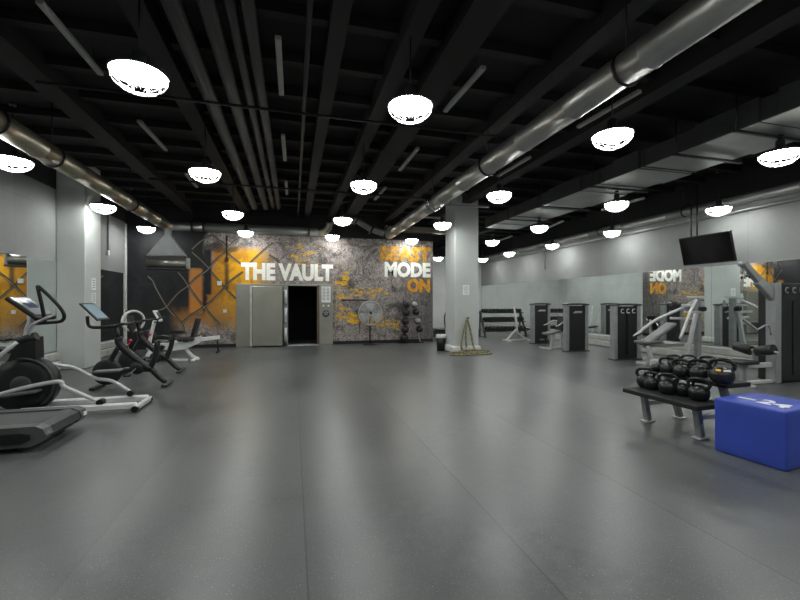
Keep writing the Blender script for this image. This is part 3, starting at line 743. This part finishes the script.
bk = [((656.5, 371.5), .62, 'upper shelf, leftmost small one with bright handle', silver), ((668, 374), .86, 'upper shelf, second from left', iron), ((681.5, 377), .88, 'upper shelf, third from left', iron), ((698.5, 379.5), .96, 'upper shelf, second from right', iron),
      ((722, 383.5), 1.12, 'upper shelf, largest at right end with yellow tape', iron), ((674, 367.5), .72, 'upper shelf, back rank, left', iron), ((689, 369.5), .8, 'upper shelf, back rank, middle', iron), ((708, 372.5), .85, 'upper shelf, back rank, right', iron)]
for (x, y), s, lab, hm in bk:
    p = atz(x, y, zb); g = kettlebell(p, s, .7 + random.uniform(-.3, .3), f'black kettlebell on the {lab}', hm)
    if 'yellow' in lab:
        q = math.atan2(-.6, -.8) - g.rotation_euler.z; b = .109 * s
        for dq, m_, w_ in ((.35, yellow, .05), (-.45, paper, .07)):
            R = Matrix.Rotation(q - dq, 3, 'Z') @ Matrix.Rotation(-.55, 3, 'Y'); MB().box((b * .83 * math.cos(q - dq), b * .83 * math.sin(q - dq), b * 1.31), (.012, w_, .022), R).build('tape', m_, g)
# ---------------------------------------------------------------- left machines
# treadmill
t = thing('treadmill', 'dark grey treadmill at the lower left edge, its rear end towards the floor', 'treadmill', (-3.55, 5.56, 0))
hw = .45; tread_m = mat('treadmill_grey', (84, 87, 87), .4, .1); belt = mat('belt_grey', (70, 72, 72), .55)
MB().box((-.03, 0, .235), (1.9, .62, .05), None, .02).build('running_belt', belt, t)
for s in (-1, 1):
    prof = [(-.95, .06), (.86, .06), (.95, .10), (1.0, .17), (.97, .24), (.90, .275), (-.95, .275)]
    MB().prism([(x, s * hw - (.07 if s > 0 else -.07) * 0, z) for x, z in prof], (0, -s * .14, 0)).build('side_rail', tread_m, t, .012)
    MB().prism([(x, s * (hw + .001), z) for x, z in ((-.9, .1), (.78, .1), (.86, .14), (.86, .19), (.78, .21), (-.9, .21))], (0, s * .012, 0)).build('side_recess', black, t, .004)
MB().prism([(.84, -hw + .12, z) if 0 else (x, -hw + .14, z) for x, z in ((.80, .07), (.90, .07), (.985, .15), (.965, .235), (.88, .27), (.80, .27))], (0, 2 * hw - .28, 0)).build('rear_cap', dark, t, .01)
MB().box((1.0, hw - .07, .19), (.012, .07, .05), None, .004).build('label_plate', paper, t)
for s in (-1, 1):
    MB().bar((-.95, s * .4, .1), (-.72, s * .4, 1.2), .08, .06).build('upright', dark, t); MB().tube([(-.72, s * .4, 1.12), (-.5, s * .4, 1.05), (-.05, s * .4, .98)], .022, 8, 4).build('handrail', black, t)
    MB().cyl((-.8, s * .3, .03), (-.8, s * .42, .03), .03, None, 12).build('wheel', black, t); MB().cyl((.75, s * .3, .03), (.75, s * .4, .03), .03, None, 12).build('foot', black, t)
MB().box((-.74, 0, 1.28), (.08, .8, .36), -.3, .03).build('console', black, t)
MB().box((-.69, 0, 1.30), (.01, .5, .24), -.3).build('screen', mat('dark_screen', (14, 15, 16), .15), t)
# elliptical
EY = 6.92
t = thing('elliptical_trainer', 'elliptical cross trainer with silver rails behind the treadmill', 'elliptical trainer', (-3.3, EY, 0))
def e(x, y, dy=0.): q = atY(x, y, EY + dy); return (q.x + 3.3, dy, q.z)
c0 = e(24, 388, -.06)
m = MB(); Rf = .40; m.lathe([(0, -.13), (Rf * .55, -.13), (Rf * .92, -.10), (Rf, -.06), (Rf, .06), (Rf * .92, .1), (0, .1)], (c0[0], 0, .43), 'y', 36); m.build('flywheel_housing', black, t)
MB().tube([(c0[0] + Rf * .93 * math.cos(q), -.12, .43 + Rf * .93 * math.sin(q)) for q in [-.9 + 2.6 * j / 20 for j in range(21)]], .02, 6).build('housing_trim', dark, t)
MB().lathe([(0, -.155), (.1, -.15), (.13, -.13)], (c0[0], 0, .43), 'y', 20).build('hub_cover', dark, t)
MB().prism([e(17, 341, -.1), e(35, 337, -.1), e(36, 365, -.1), e(4, 368, -.1)], (0, .2, 0)).build('shroud', black, t, .015)
MB().tube([e(17, 342, -.06), e(37, 336, -.06)], .06, 10).build('mast_collar', black, t)
MB().tube([e(27, 338, 0), e(28.5, 329, 0), e(34, 316, 0)], .045, 10, 4).build('mast', silver, t)
MB().tube([e(29, 335, -.12), e(31, 326, -.18), e(44, 319, -.26), e(54, 314, -.28), e(55, 306, -.28)], .018, 8, 5).build('pulse_grip', silver, t)
MB().tube([e(29, 335, .12), e(31, 326, .18), e(44, 319, .26), e(54, 314, .28), e(55, 306, .28)], .018, 8, 5).build('pulse_grip', silver, t)
q0, q1 = V(e(16, 298)), V(e(47, 319))
ang = math.atan2(-(q1.z - q0.z), q1.x - q0.x)
R = Matrix.Rotation(ang, 3, 'Y'); cc = (q0 + q1) / 2
MB().box(cc, ((q1 - q0).length, .46, .06), R, .02).build('console', black, t)
MB().box(cc + R @ V((-.02, 0, .032)), ((q1 - q0).length * .78, .4, .004), R).build('console_face', mat('console_grey', (126, 130, 134), .3), t)
m = MB(); m.box(cc + R @ V((-.06, 0, .036)), (.16, .22, .004), R); m.build('display', mat('display_blue', (78, 86, 104), .2), t)
for s in (-1, 1):
    MB().tube([e(45, 322, s * .2), e(42, 306, s * .26), e(37.5, 286, s * .3)], .024, 8, 4).build('handle', black, t)
    MB().tube([e(37.5, 285.5, s * .3), e(48, 295, s * .31), e(57, 304, s * .31), e(63, 312, s * .3), e(64, 318, s * .29), e(60, 321.5, s * .27), e(50, 322.5, s * .24), e(33, 324, s * .14)], .024, 8, 4).build('moving_arm', black, t)
MB().tube([e(-14, 368, -.3), e(2, 354, -.28), e(17, 342, -.2)], .028, 8, 4).build('side_arm', silver, t)
pe_m = mat('pedal_grey', (92, 95, 96), .5)
far = .2; near = -.22
MB().tube([e(36, 362, far), e(60, 365.5, far), e(75, 368, far), e(95, 378, far), e(112, 381, far), e(131, 392, far)], .026, 8, 5).build('pedal_arm', silver, t)
MB().tube([e(-5, 396, near), e(22, 388.5, near), e(58, 381.5, near), e(63, 386, near), e(76, 392, near), e(99, 402, near)], .03, 8, 5).build('pedal_arm', silver, t)
MB().box(e(108, 371, far), (.36, .17, .035), -.03, .012).build('pedal', pe_m, t)
MB().box(e(22, 393, near), (.4, .17, .04), -.12, .012).build('pedal', pe_m, t)
for pp in (e(101, 402, near), e(131, 393, far)): MB().cyl((pp[0], pp[1] - .05, pp[2]), (pp[0], pp[1] + .05, pp[2]), .045, None, 14).build('roller', black, t)
xe = 1.08
MB().bar((-1.1, 0, .05), (.1, 0, .05), .1, .08).build('base_beam', black, t)
for s in (-1, 1): MB().bar((-.35, s * .24, .08), (xe, s * .24, .08), .10, .095, .018).build('rail', MATS.get('bright_alloy') or mat('bright_alloy', (224, 225, 224), .4, .1), t)
MB().bar((xe, -.32, .055), (xe, .32, .055), .07, .07, .012).build('rear_crossbar', silver, t)
for s in (-1, 1): MB().cyl((xe, s * .27, .045), (xe, s * .34, .045), .045, None, 14).build('end_cap', black, t)
MB().bar((-.95, -.3, .045), (-.95, .3, .045), .08, .07, .012).build('front_crossbar', black, t)
# spin bikes
def spin_bike(base, label, ring, name='spin_bike'):
    t = thing(name, label, 'exercise bike', base)
    # local: rear foot at x=0, front towards -x
    MB().bar((.0, -.24, .035), (.0, .26, .05), .09, .035).build('rear_foot', dark, t)
    MB().bar((-1.15, -.25, .035), (-1.15, .25, .035), .09, .05).build('front_foot', black_m, t)
    MB().tube([(-.02, 0, .06), (-.12, 0, .14), (-.27, 0, .32)], [.04, .06], 8, 4).build('rear_leg', black_m, t)
    MB().tube([(-.27, 0, .32), (-.45, 0, .45), (-.78, 0, .78), (-.82, 0, .95)], .066, 10, 4).build('main_frame', black_m, t)
    MB().tube([(-.27, 0, .32), (-.6, 0, .33), (-.95, 0, .3)], .05, 8, 3).build('lower_frame', black_m, t)
    MB().tube([(-.80, 0, .8), (-.95, 0, .5), (-1.1, 0, .1)], .045, 8, 3).build('fork', black_m, t)
    MB().tube([(-.3, 0, .32), (-.2, 0, .6), (-.17, 0, .86)], .05, 10, 3).build('seat_post', black_m, t)
    MB().prism([(.05, -.12, .88), (.08, 0, .885), (.05, .12, .88), (-.08, .08, .9), (-.2, .025, .89), (-.2, -.025, .89), (-.08, -.08, .9)], (0, 0, .06)).build('saddle', pad, t, .012)
    MB().lathe([(0, -.05), (.2, -.05), (.235, -.03), (.235, .03), (.2, .05), (0, .05)], (-1.0, 0, .3), 'y', 28).build('flywheel', black, t)
    MB().lathe([(0, -.07), (.10, -.065), (.12, -.045), (.12, .045), (.10, .065), (0, .07)], (-.5, 0, .36), 'y', 22).build('crank_cover', black, t)
    for s in (-1, 1):
        MB().bar((-.5, s * .11, .36), (-.5 + s * .12, s * .12, .24 if s < 0 else .48), .02, .03).build('crank', steel, t)
        MB().box((-.5 + s * .12, s * .17, .24 if s < 0 else .48), (.1, .09, .03), None, .006).build('pedal', black, t)
    k = MB().cyl((-.68, 0, .74), (-.63, 0, .86), .012, None, 8).sphere((-.625, 0, .875), .03, (1, 1, 1), 10).build('resistance_knob', red, t); k['label'] = 'red knob'
    MB().tube([(-.82, 0, .9), (-.86, 0, 1.12)], .04, 10).build('stem', black_m, t)
    MB().tube([(-.86, -.05, 1.14), (-.72, -.2, 1.2), (-.55, -.24, 1.2), (-.5, -.2, 1.22)], .02, 8, 4).tube([(-.86, .05, 1.14), (-.72, .2, 1.2), (-.55, .24, 1.2), (-.5, .2, 1.22)], .02, 8, 4).bar((-.9, -.2, 1.16), (-.9, .2, 1.16), .04, .04).build('handlebar', black, t)
    if not ring:
        MB().tube([(-.86, 0, 1.14), (-1.2, 0, 1.13), (-1.3, 0, 1.18), (-1.32, 0, 1.34)], .03, 8, 4).build('screen_arm', black, t)
        R = Matrix.Rotation(math.radians(48), 3, 'Y')
        f = MB().box((-1.2, 0, 1.42), (.42, .5, .03), R, .01).build('screen_frame', black, t)
        MB().box(V((-1.2, 0, 1.42)) + R @ V((0, 0, .017)), (.34, .42, .003), R).build('screen', M_screen, t)
    else:
        m = MB(); m.tube([(-.95 + .13 * math.cos(q), .25 * math.cos(q), 1.18 + .22 * math.sin(q)) for q in [2 * PI * j / 28 for j in range(28)]], .026, 8, 0, True); o = m.build('round_grip', white, t); o['label'] = 'white round grip'
        MB().box((-.98, 0, 1.12), (.05, .34, .36), -.2, .03).build('console', black, t)
        MB().tube([(-.98, -.1, 1.3), (-1.05, -.14, 1.42)], .012, 6).tube([(-.98, .1, 1.3), (-1.05, .14, 1.42)], .012, 6).build('phone_holder', black, t)
    return t
spin_bike((-2.33, 8.58, 0), 'black spin bike with lit tablet screen, nearest of the bikes', False)
b2 = (-2.47, 10.1, 0)
spin_bike(b2, 'black spin bike with white round grip, second of the bikes', True)
# recumbent bike
RY = 11.95; rx = -2.58
t = thing('recumbent_bike', 'white recumbent exercise bike with black seat, behind the spin bikes', 'exercise bike', (rx, RY, 0))
wgrey = mat('bike_white', (214, 216, 214), .4)
def rb(x, y, dy=0.): q = atY(x, y, RY + dy); return (q.x - rx, dy, q.z)
MB().prism([rb(152, 344, -.1), rb(176, 343, -.1), rb(200, 336, -.1), rb(199, 343, -.1), rb(186, 349, -.1), rb(166, 352, -.1), rb(152, 358, -.1), rb(145, 356, -.1)], (0, .2, 0)).build('body', wgrey, t, .02)
MB().tube([rb(152, 358.5), rb(172, 360), rb(188, 360.5)], .045, 8, 3).build('base_beam', wgrey, t)
MB().tube([rb(186, 349), rb(191, 355), rb(199, 360)], .05, 8, 3).build('rear_strut', wgrey, t)
MB().bar((.0, -.28, .04), (.0, .28, .04), .1, .06, .015).build('rear_foot', wgrey, t); MB().bar((-1.2, -.25, .04), (-1.2, .25, .04), .1, .06, .015).build('front_foot', wgrey, t)
MB().tube([rb(148, 350), rb(151, 335), rb(155, 320)], .045, 10, 3).build('mast', wgrey, t)
R = Matrix.Rotation(math.radians(62), 3, 'Y')
MB().box(rb(158, 316), (.34, .3, .05), R, .03).build('console', wgrey, t); MB().box(V(rb(158, 316)) + R @ V((0, 0, .027)), (.2, .2, .004), R).build('display', dark, t)
MB().tube([rb(154, 322, -.05), rb(162, 323, -.2), rb(164, 316, -.24)], .016, 6, 4).tube([rb(154, 322, .05), rb(162, 323, .2), rb(164, 316, .24)], .016, 6, 4).build('handlebar', black, t)
MB().box(rb(187, 339), (.42, .42, .09), -.03, .04).build('seat', pad, t)
MB().box(rb(196, 327), (.09, .4, .52), .25, .04).build('backrest', pad, t)
MB().tube([rb(179, 337, -.26), rb(184, 342, -.26), rb(190, 340, -.25)], .016, 6, 4).tube([rb(179, 337, .26), rb(184, 342, .26), rb(190, 340, .25)], .016, 6, 4).build('side_grip', black, t)
for s in (-1, 1): MB().box(rb(162, 348, s * .17), (.1, .1, .14), .4, .01).build('pedal', black, t)
# rower
WY = 13.75; wx_ = atY(218, 350, WY).x
t = thing('rowing_machine', 'rowing machine with silver rail behind the recumbent bike, against the mural', 'rowing machine', (wx_, WY, 0))
def rw(x, y, dy=0.): q = atY(x, y, WY + dy); return (q.x - wx_, dy, q.z)
MB().bar(rw(172, 343), rw(219.5, 337.2), .10, .12, .012).build('monorail', mat('bright_alloy', (224, 225, 224), .4, .1), t)
MB().tube([rw(217.5, 338), (0, 0, .06)], .025, 8).tube([(0, -.22, .035), (0, .22, .035)], .03, 8).build('rear_leg', black, t)
MB().lathe([(0, -.1), (.22, -.1), (.25, -.06), (.25, .06), (.22, .1), (0, .1)], (-1.95, 0, .5), 'y', 26).build('flywheel', black, t)
MB().tube([(-1.95, 0, .45), (-1.8, 0, .2), (-1.75, 0, .05)], .04, 8).tube([(-1.75, -.3, .035), (-1.75, .3, .035)], .03, 8).build('front_leg', grey_m, t)
MB().box(V(rw(196, 336)), (.26, .3, .06), None, .02).build('seat', black, t)
MB().bar((-1.9, 0, .5), rw(172, 343), .1, .1).build('frame', grey_m, t)
for s in (-1, 1): MB().box((-1.35, s * .14, .42), (.3, .1, .03), -.7, .01).build('footrest', black, t)
MB().tube([(-1.9, 0, .7), (-1.7, 0, 1.1)], .02, 6).box((-1.68, 0, 1.14), (.04, .2, .16), None, .01).build('monitor_arm', black, t)
# ---------------------------------------------------------------- right machines
def weight_tower(px0, px1, pyb, zt, label, hooks=False):
    p0 = atz(px0 + 1.5, pyb, 0); Y = p0.y; x1 = atY(px1, pyb, Y).x; W = x1 - p0.x
    t = thing('weight_stack_tower', label, 'weight machine', ((p0.x + x1) / 2, Y, 0), 0, 'grey and black weight stack towers')
    dp = .17
    for s in (-1, 1):
        MB().box((s * (W / 2 - .055), dp / 2, zt / 2), (.11, dp, zt), None, .012).build('side_pillar', grey_m, t)
    sh = MB().box((0, dp / 2 + .015, zt / 2 + .01), (W - .22, dp - .02, zt - .06), None, .01, 1).build('shroud', black, t)
    poly = [(-W / 2 - .02, -.02, zt), (W / 2 + .02, -.02, zt), (W / 2 + .02, -.02, zt + .03)] + [(W / 2 * math.cos(q), -.02, zt + .03 + .03 * math.sin(q)) for q in [PI * j / 8 for j in range(1, 8)]] + [(-W / 2 - .02, -.02, zt + .03)]
    MB().prism(poly, (0, dp + .04, 0)).build('top_cap', dark, t)
    if not hooks:
        z = zt * .85
        MB().prism([(-.16, .018, z - .035), (.18, .018, z - .03), (.18, .018, z + .03), (-.07, .018, z + .03)], (0, -.006, 0)).build('logo_band', mat('logo_grey', (168, 172, 172), .4), sh)
    else:
        for x in (-.19, .0, .19):
            MB().tube([(x + .06, .02, zt - .1), (x - .02, -.01, zt - .1), (x - .05, -.01, zt - .16), (x - .02, -.01, zt - .2), (x + .06, .0, zt - .2)], .012, 6, 3).build('cable_guide', silver, sh)
        MB().box((0, .008, zt / 2 - .05), (.03, .02, zt - .4)).build('shroud_seam', void_m, sh)
    MB().box((0, dp / 2, .015), (W + .04, dp + .06, .03)).build('base_plate', dark, t)
    return t
weight_tower(531, 550.5, 344, 1.5, 'weight stack tower, farthest of the right row, next to the dumbbell rack')
weight_tower(565, 588.5, 352, 1.5, 'weight stack tower, middle of the right row, with slanted logo')
weight_tower(613, 641, 360.5, 1.5, 'weight stack tower behind the incline chest press, with three cable guides', True)
# selectorised benches beside the two far towers
def machine_bench(px, py, label, k=1.0):
    p = atz(px, py, 0); t = thing('seated_machine', label, 'weight machine', p, 0)
    MB().bar((-.1, 0, .04), (.75 * k, 0, .04), .07, .06).build('base_beam', silver, t)
    MB().bar((-.12, -.3, .03), (-.12, .3, .03), .07, .05).build('front_foot', silver, t)
    MB().bar((.1, 0, .05), (.2, 0, .5), .07, .09).build('seat_post', silver, t)
    MB().box((.12, 0, .56), (.56, .36, .08), -.18, .03).build('seat', pad_g, t)
    MB().box((.47, 0, .85), (.09, .32, .55), .2, .03).build('backrest', pad, t)
    MB().bar((.5, 0, .05), (.56, 0, .95), .06, .08).build('back_post', silver, t)
    for s in (-1, 1):
        MB().tube([(.56, s * .12, .92), (.4, s * .3, .95), (.15, s * .33, .82), (.05, s * .33, .8)], .02, 8, 4).build('press_arm', silver, t)
        MB().tube([(-.05, s * .05, .3), (-.2, s * .22, .28)], .05, 10).build('roller_pad', pad, t)
machine_bench(548.5, 349, 'grey seated machine between the far and middle towers')
# incline bench by dumbbells
p = atz(507, 341, 0)
t = thing('incline_bench', 'white framed incline bench before the dumbbell rack', 'bench', p)
MB().bar((0, 0, .04), (.95, 0, .04), .06, .06).build('base_beam', white, t); MB().bar((0, -.3, .03), (0, .3, .03), .06, .06).build('foot', white, t); MB().bar((.95, -.3, .03), (.95, .3, .03), .06, .06).build('foot', white, t)
MB().bar((.02, 0, .05), (.5, 0, .55), .06, .07).build('strut', white, t); MB().bar((.9, 0, .05), (.35, 0, .42), .06, .07).build('strut', white, t)
MB().bar((.38, -.15, .4), (.32, -.15, 1.1), .05, .06).build('upright', white, t); MB().bar((.55, .15, .4), (.42, .15, 1.4), .05, .06).build('upright', white, t)
MB().box((.75, 0, .5), (.75, .3, .07), .12, .025).build('seat_pad', pad, t)
# dumbbell rack
Yd = 16.6; xa, xb = atY(482, 330, Yd).x, atY(524, 330, Yd).x
t = thing('dumbbell_rack', 'three tier dark dumbbell rack along the far right side', 'rack', ((xa + xb) / 2, Yd, 0))
Wd = xb - xa; tiers = [(.34, -.18), (.76, 0.), (1.16, .18)]
for s in (-1, 1):
    MB().bar((s * (Wd / 2 - .04), -.25, .03), (s * (Wd / 2 - .04), .28, 1.2), .06, .08).build('upright', dark, t); MB().bar((s * (Wd / 2 - .04), -.3, .02), (s * (Wd / 2 - .04), .35, .02), .07, .04).build('foot', dark, t)
    MB().bar((s * (Wd / 2 - .04), .30, .04), (s * (Wd / 2 - .04), .28, 1.2), .05, .06).build('back_post', dark, t)
for z, dy in tiers: MB().box((0, dy, z - .06), (Wd, .3, .04), None, .005).build('shelf', black_m, t)
def dumbbell(loc, label, r):
    o = MB().cyl((0, -.15, 0), (0, .15, 0), .016, None, 6).cyl((0, -.17, 0), (0, -.06, 0), r, None, 10).cyl((0, .06, 0), (0, .17, 0), r, None, 10).build('dumbbell', black_m); o.location = loc; tag(o, label, 'dumbbell', 'dumbbells on the rack'); return o
nums = ['first', 'second', 'third', 'fourth', 'fifth', 'sixth', 'seventh', 'eighth', 'ninth', 'tenth']
for (z, dy), tn in zip(tiers, ('bottom', 'middle', 'top')):
    r = .098 if tn != 'top' else .085
    for i in range(10):
        x = (xa + xb) / 2 - Wd / 2 + .2 + i * (Wd - .4) / 9
        dumbbell((x, Yd + dy, z - .04 + r), f'black dumbbell on the {tn} tier of the rack, {nums[i]} from the left', r)
# bench seat and grey cabinet seen between mural and pillar
p = atz(441, 339, 0)
t = thing('storage_bench', 'dark low bench behind the bin, between mural edge and pillar', 'bench', p)
MB().box((0, 0, .42), (.6, 1., .06), None, .02).build('seat', pad, t)
for sx in (-1, 1):
    for sy in (-1, 1): MB().box((sx * .25, sy * .42, .195), (.05, .05, .39)).build('leg', black_m, t)
MB().box((0, 0, .2), (.44, .78, .3), None, .01).build('drawer_box', dark, t)
MB().tube([(.2, 0, .45), (.16, 0, .9), (.22, 0, 1.15)], .03, 8, 3).build('back_support', black_m, t)
# incline chest press
PY = 8.1; px_ = atz(640, 364, 0).x
t = thing('incline_chest_press', 'silver incline chest press machine behind the kettlebell rack', 'weight machine', (px_, PY, 0))
def cp(x, y, dy=0.): q = atY(x, y, PY + dy); return V((q.x - px_, dy, q.z))
xp = cp(697.5, 298).x
MB().bar((-.05, 0, .05), (xp, 0, .05), .09, .07).build('base_beam', grey_m, t)
MB().bar((.0, -.35, .035), (.0, .35, .035), .08, .06).build('front_foot', silver, t); MB().bar((xp - .04, -.45, .035), (xp - .04, .45, .035), .08, .06).build('rear_foot', grey_m, t)
MB().bar((.05, -.1, .06), (-.16, -.1, .52), .06, .07).build('seat_strut', silver, t); MB().bar((.25, .1, .06), (.0, .1, .52), .06, .07).build('seat_strut', silver, t)
MB().bar((-.2, 0, .5), (1.1, 0, .5), .08, .08).build('seat_beam', grey_m, t)
MB().box((-.05, 0, .6), (.5, .36, .08), -.02, .03).build('seat', pad_g, t)
a, b = cp(643, 346), cp(672, 333)
b = V((b.x, 0, max(b.z, 1.05)))
MB().bar(a + V((0, 0, .03)), b + V((0, 0, .0)), .30, .09, .03).build('backrest', pad_g, t)
MB().bar((.45, 0, .5), (a + b) / 2 - V((0, 0, .05)), .06, .08).build('back_support', grey_m, t)
zp = cp(697.5, 298).z
MB().bar((xp, 0, .06), (xp, 0, zp), .13, .13, .015).build('upright', grey_m, t)
MB().bar((cp(684, 356).x, -.05, .1), (xp - .1, -.05, 1.35), .08, .08).build('strut', silver, t)
MB().bar((xp - .75, .12, 1.18), (xp, .12, 1.16), .06, .06).build('horizontal_brace', silver, t)
MB().bar((xp - .55, -.1, 1.34), (xp, -.1, 1.34), .05, .06).build('horizontal_brace', silver, t)
for pts, sg in ((((697, 299, .12), (684, 307, .28), (672, 312.5, .36), (654, 321, .40), (634, 336.5, .40)), 1), (((696, 300, -.1), (690.5, 311, -.3), (687, 321, -.36), (680, 339, -.36)), -1)):
    P = [cp(*p) for p in pts]
    MB().tube(P, .036, 10, 5).build('press_arm', silver, t)
    MB().tube([P[-1], P[-1] + V((.02, -sg * .12, .05)), P[-1] + V((.16, -sg * .16, .12))], .022, 8, 3).build('handle', black, t)
    MB().cyl(P[-2] + V((.02, 0, -.02)), P[-2] + V((.1, -sg * .12, -.2)), .02, None, 8).build('lower_grip', chrome, t)
MB().bar(cp(682, 305, .26), cp(692, 305.5, -.24), .05, .05).build('arm_crossbar', silver, t)
MB().bar((xp - .04, -.22, zp + .02), (xp - .04, .22, zp + .02), .12, .06).build('top_beam', silver, t)
for sg in (-1, 1): MB().cyl((xp, sg * .06, 1.42), (xp, sg * .2, 1.42), .06, None, 14).build('pivot', black, t)
# lat pulldown
LYY = 5.75; lx = atY(773.5, 384, LYY).x
t = thing('lat_pulldown', 'tall grey lat pulldown machine with black roller pads at the right edge', 'weight machine', (lx, LYY, 0))
def lp(x, y, dy=0.): q = atY(x, y, LYY + dy); return V((q.x - lx, dy, q.z))
zt = lp(775, 283).z
MB().box((.0, .0, zt / 2), (.16, .18, zt), None, .012).build('pillar', grey_m, t)
sw = .62
MB().box((.08 + sw / 2, .12, zt / 2 + .01), (sw, .42, zt - .02), None, .015).build('shroud', black, t)
MB().box((.08 + sw + .07, .1, zt / 2), (.13, .46, zt), None, .012).build('side_pillar', grey_m, t)
MB().box((.08 + sw / 2, -.095, zt / 2 - .1), (.025, .012, zt - .5)).build('shroud_seam', void_m, t)
for x in (.2, .4, .6):
    MB().tube([(x + .05, -.095, zt - .1), (x - .03, -.11, zt - .1), (x - .05, -.11, zt - .15), (x - .03, -.11, zt - .19), (x + .05, -.095, zt - .19)], .012, 6, 3).build('cable_guide', grey_m, t)
a, b, c2 = lp(744, 264), lp(758, 280), lp(775, 300)
MB().bar(a, b, .10, .13, .012).bar(b + V((-.02, 0, .0)), c2 + V((0, 0, .02)), .11, .2, .02).build('top_arm', grey_m, t)
MB().cyl(a + V((-.03, -.07, .0)), a + V((-.03, .07, 0)), .045, None, 14).build('pulley', grey_m, t)
h = lp(745.5, 276.5)
MB().tube([a + V((-.02, 0, -.05)), h + V((0, 0, .06))], .006, 5).build('cable', silver, t)
MB().prism([h + V((-.05, -.02, 0)), h + V((.05, -.02, 0)), h + V((0, -.02, .1))], (0, .04, 0)).build('hook_plate', chrome, t)
MB().tube([h + V((-.1, -.14, -.03)), h + V((-.02, -.08, .0)), h, h + V((.02, .08, .0)), h + V((.1, .14, -.03))], .018, 8, 4).build('pull_bar', black, t)
s0 = lp(742, 362)
MB().box(s0, (.42, .36, .07), None, .025).build('seat', pad, t)
MB().bar((s0.x + .02, 0, .05), s0 + V((.02, 0, -.04)), .07, .09).build('seat_post', grey_m, t)
MB().bar((s0.x - .15, 0, .035), (0, 0, .035), .09, .06).build('base_beam', silver, t)
MB().bar((s0.x - .12, -.3, .03), (s0.x - .12, .3, .03), .08, .05).build('front_foot', silver, t)
MB().bar(s0 + V((.1, 0, -.08)), (0, 0, s0.z - .08), .07, .09).build('seat_beam', silver, t)
r0, r1 = lp(734, 346.5), lp(771, 348)
rc = lp(754, 350)
MB().bar((rc.x + .05, 0, s0.z - .06), (rc.x, 0, rc.z), .06, .06).build('roller_post', grey_m, t)
for sg in (-1, 1): MB().cyl((rc.x, sg * .05, rc.z - .02), (rc.x - .0, sg * .34, rc.z + .05), .095, None, 18).build('roller_pad', pad, t)
MB().tube([(rc.x - .0, -.4, rc.z), (rc.x, .4, rc.z)], .02, 8).build('roller_axle', silver, t)
MB().tube([lp(757, 330, -.12), lp(768, 325, -.12), lp(771, 335, -.12)], .018, 8, 3).build('adjuster', grey_m, t)
# ---------------------------------------------------------------- world and view
w = bpy.data.worlds.new('world'); SC.world = w; w.use_nodes = True
w.node_tree.nodes['Background'].inputs['Color'].default_value = (.0, .0, .0, 1)
w.node_tree.nodes['Background'].inputs['Strength'].default_value = 0
vs = SC.view_settings; vs.view_transform = 'Standard'; vs.look = 'None'; vs.gamma = 1; vs.exposure = 1.18; vs.use_curve_mapping = False
SC.cycles.max_bounces = 8; SC.cycles.diffuse_bounces = 4; SC.cycles.glossy_bounces = 4
SC.cycles.sample_clamp_indirect = 6
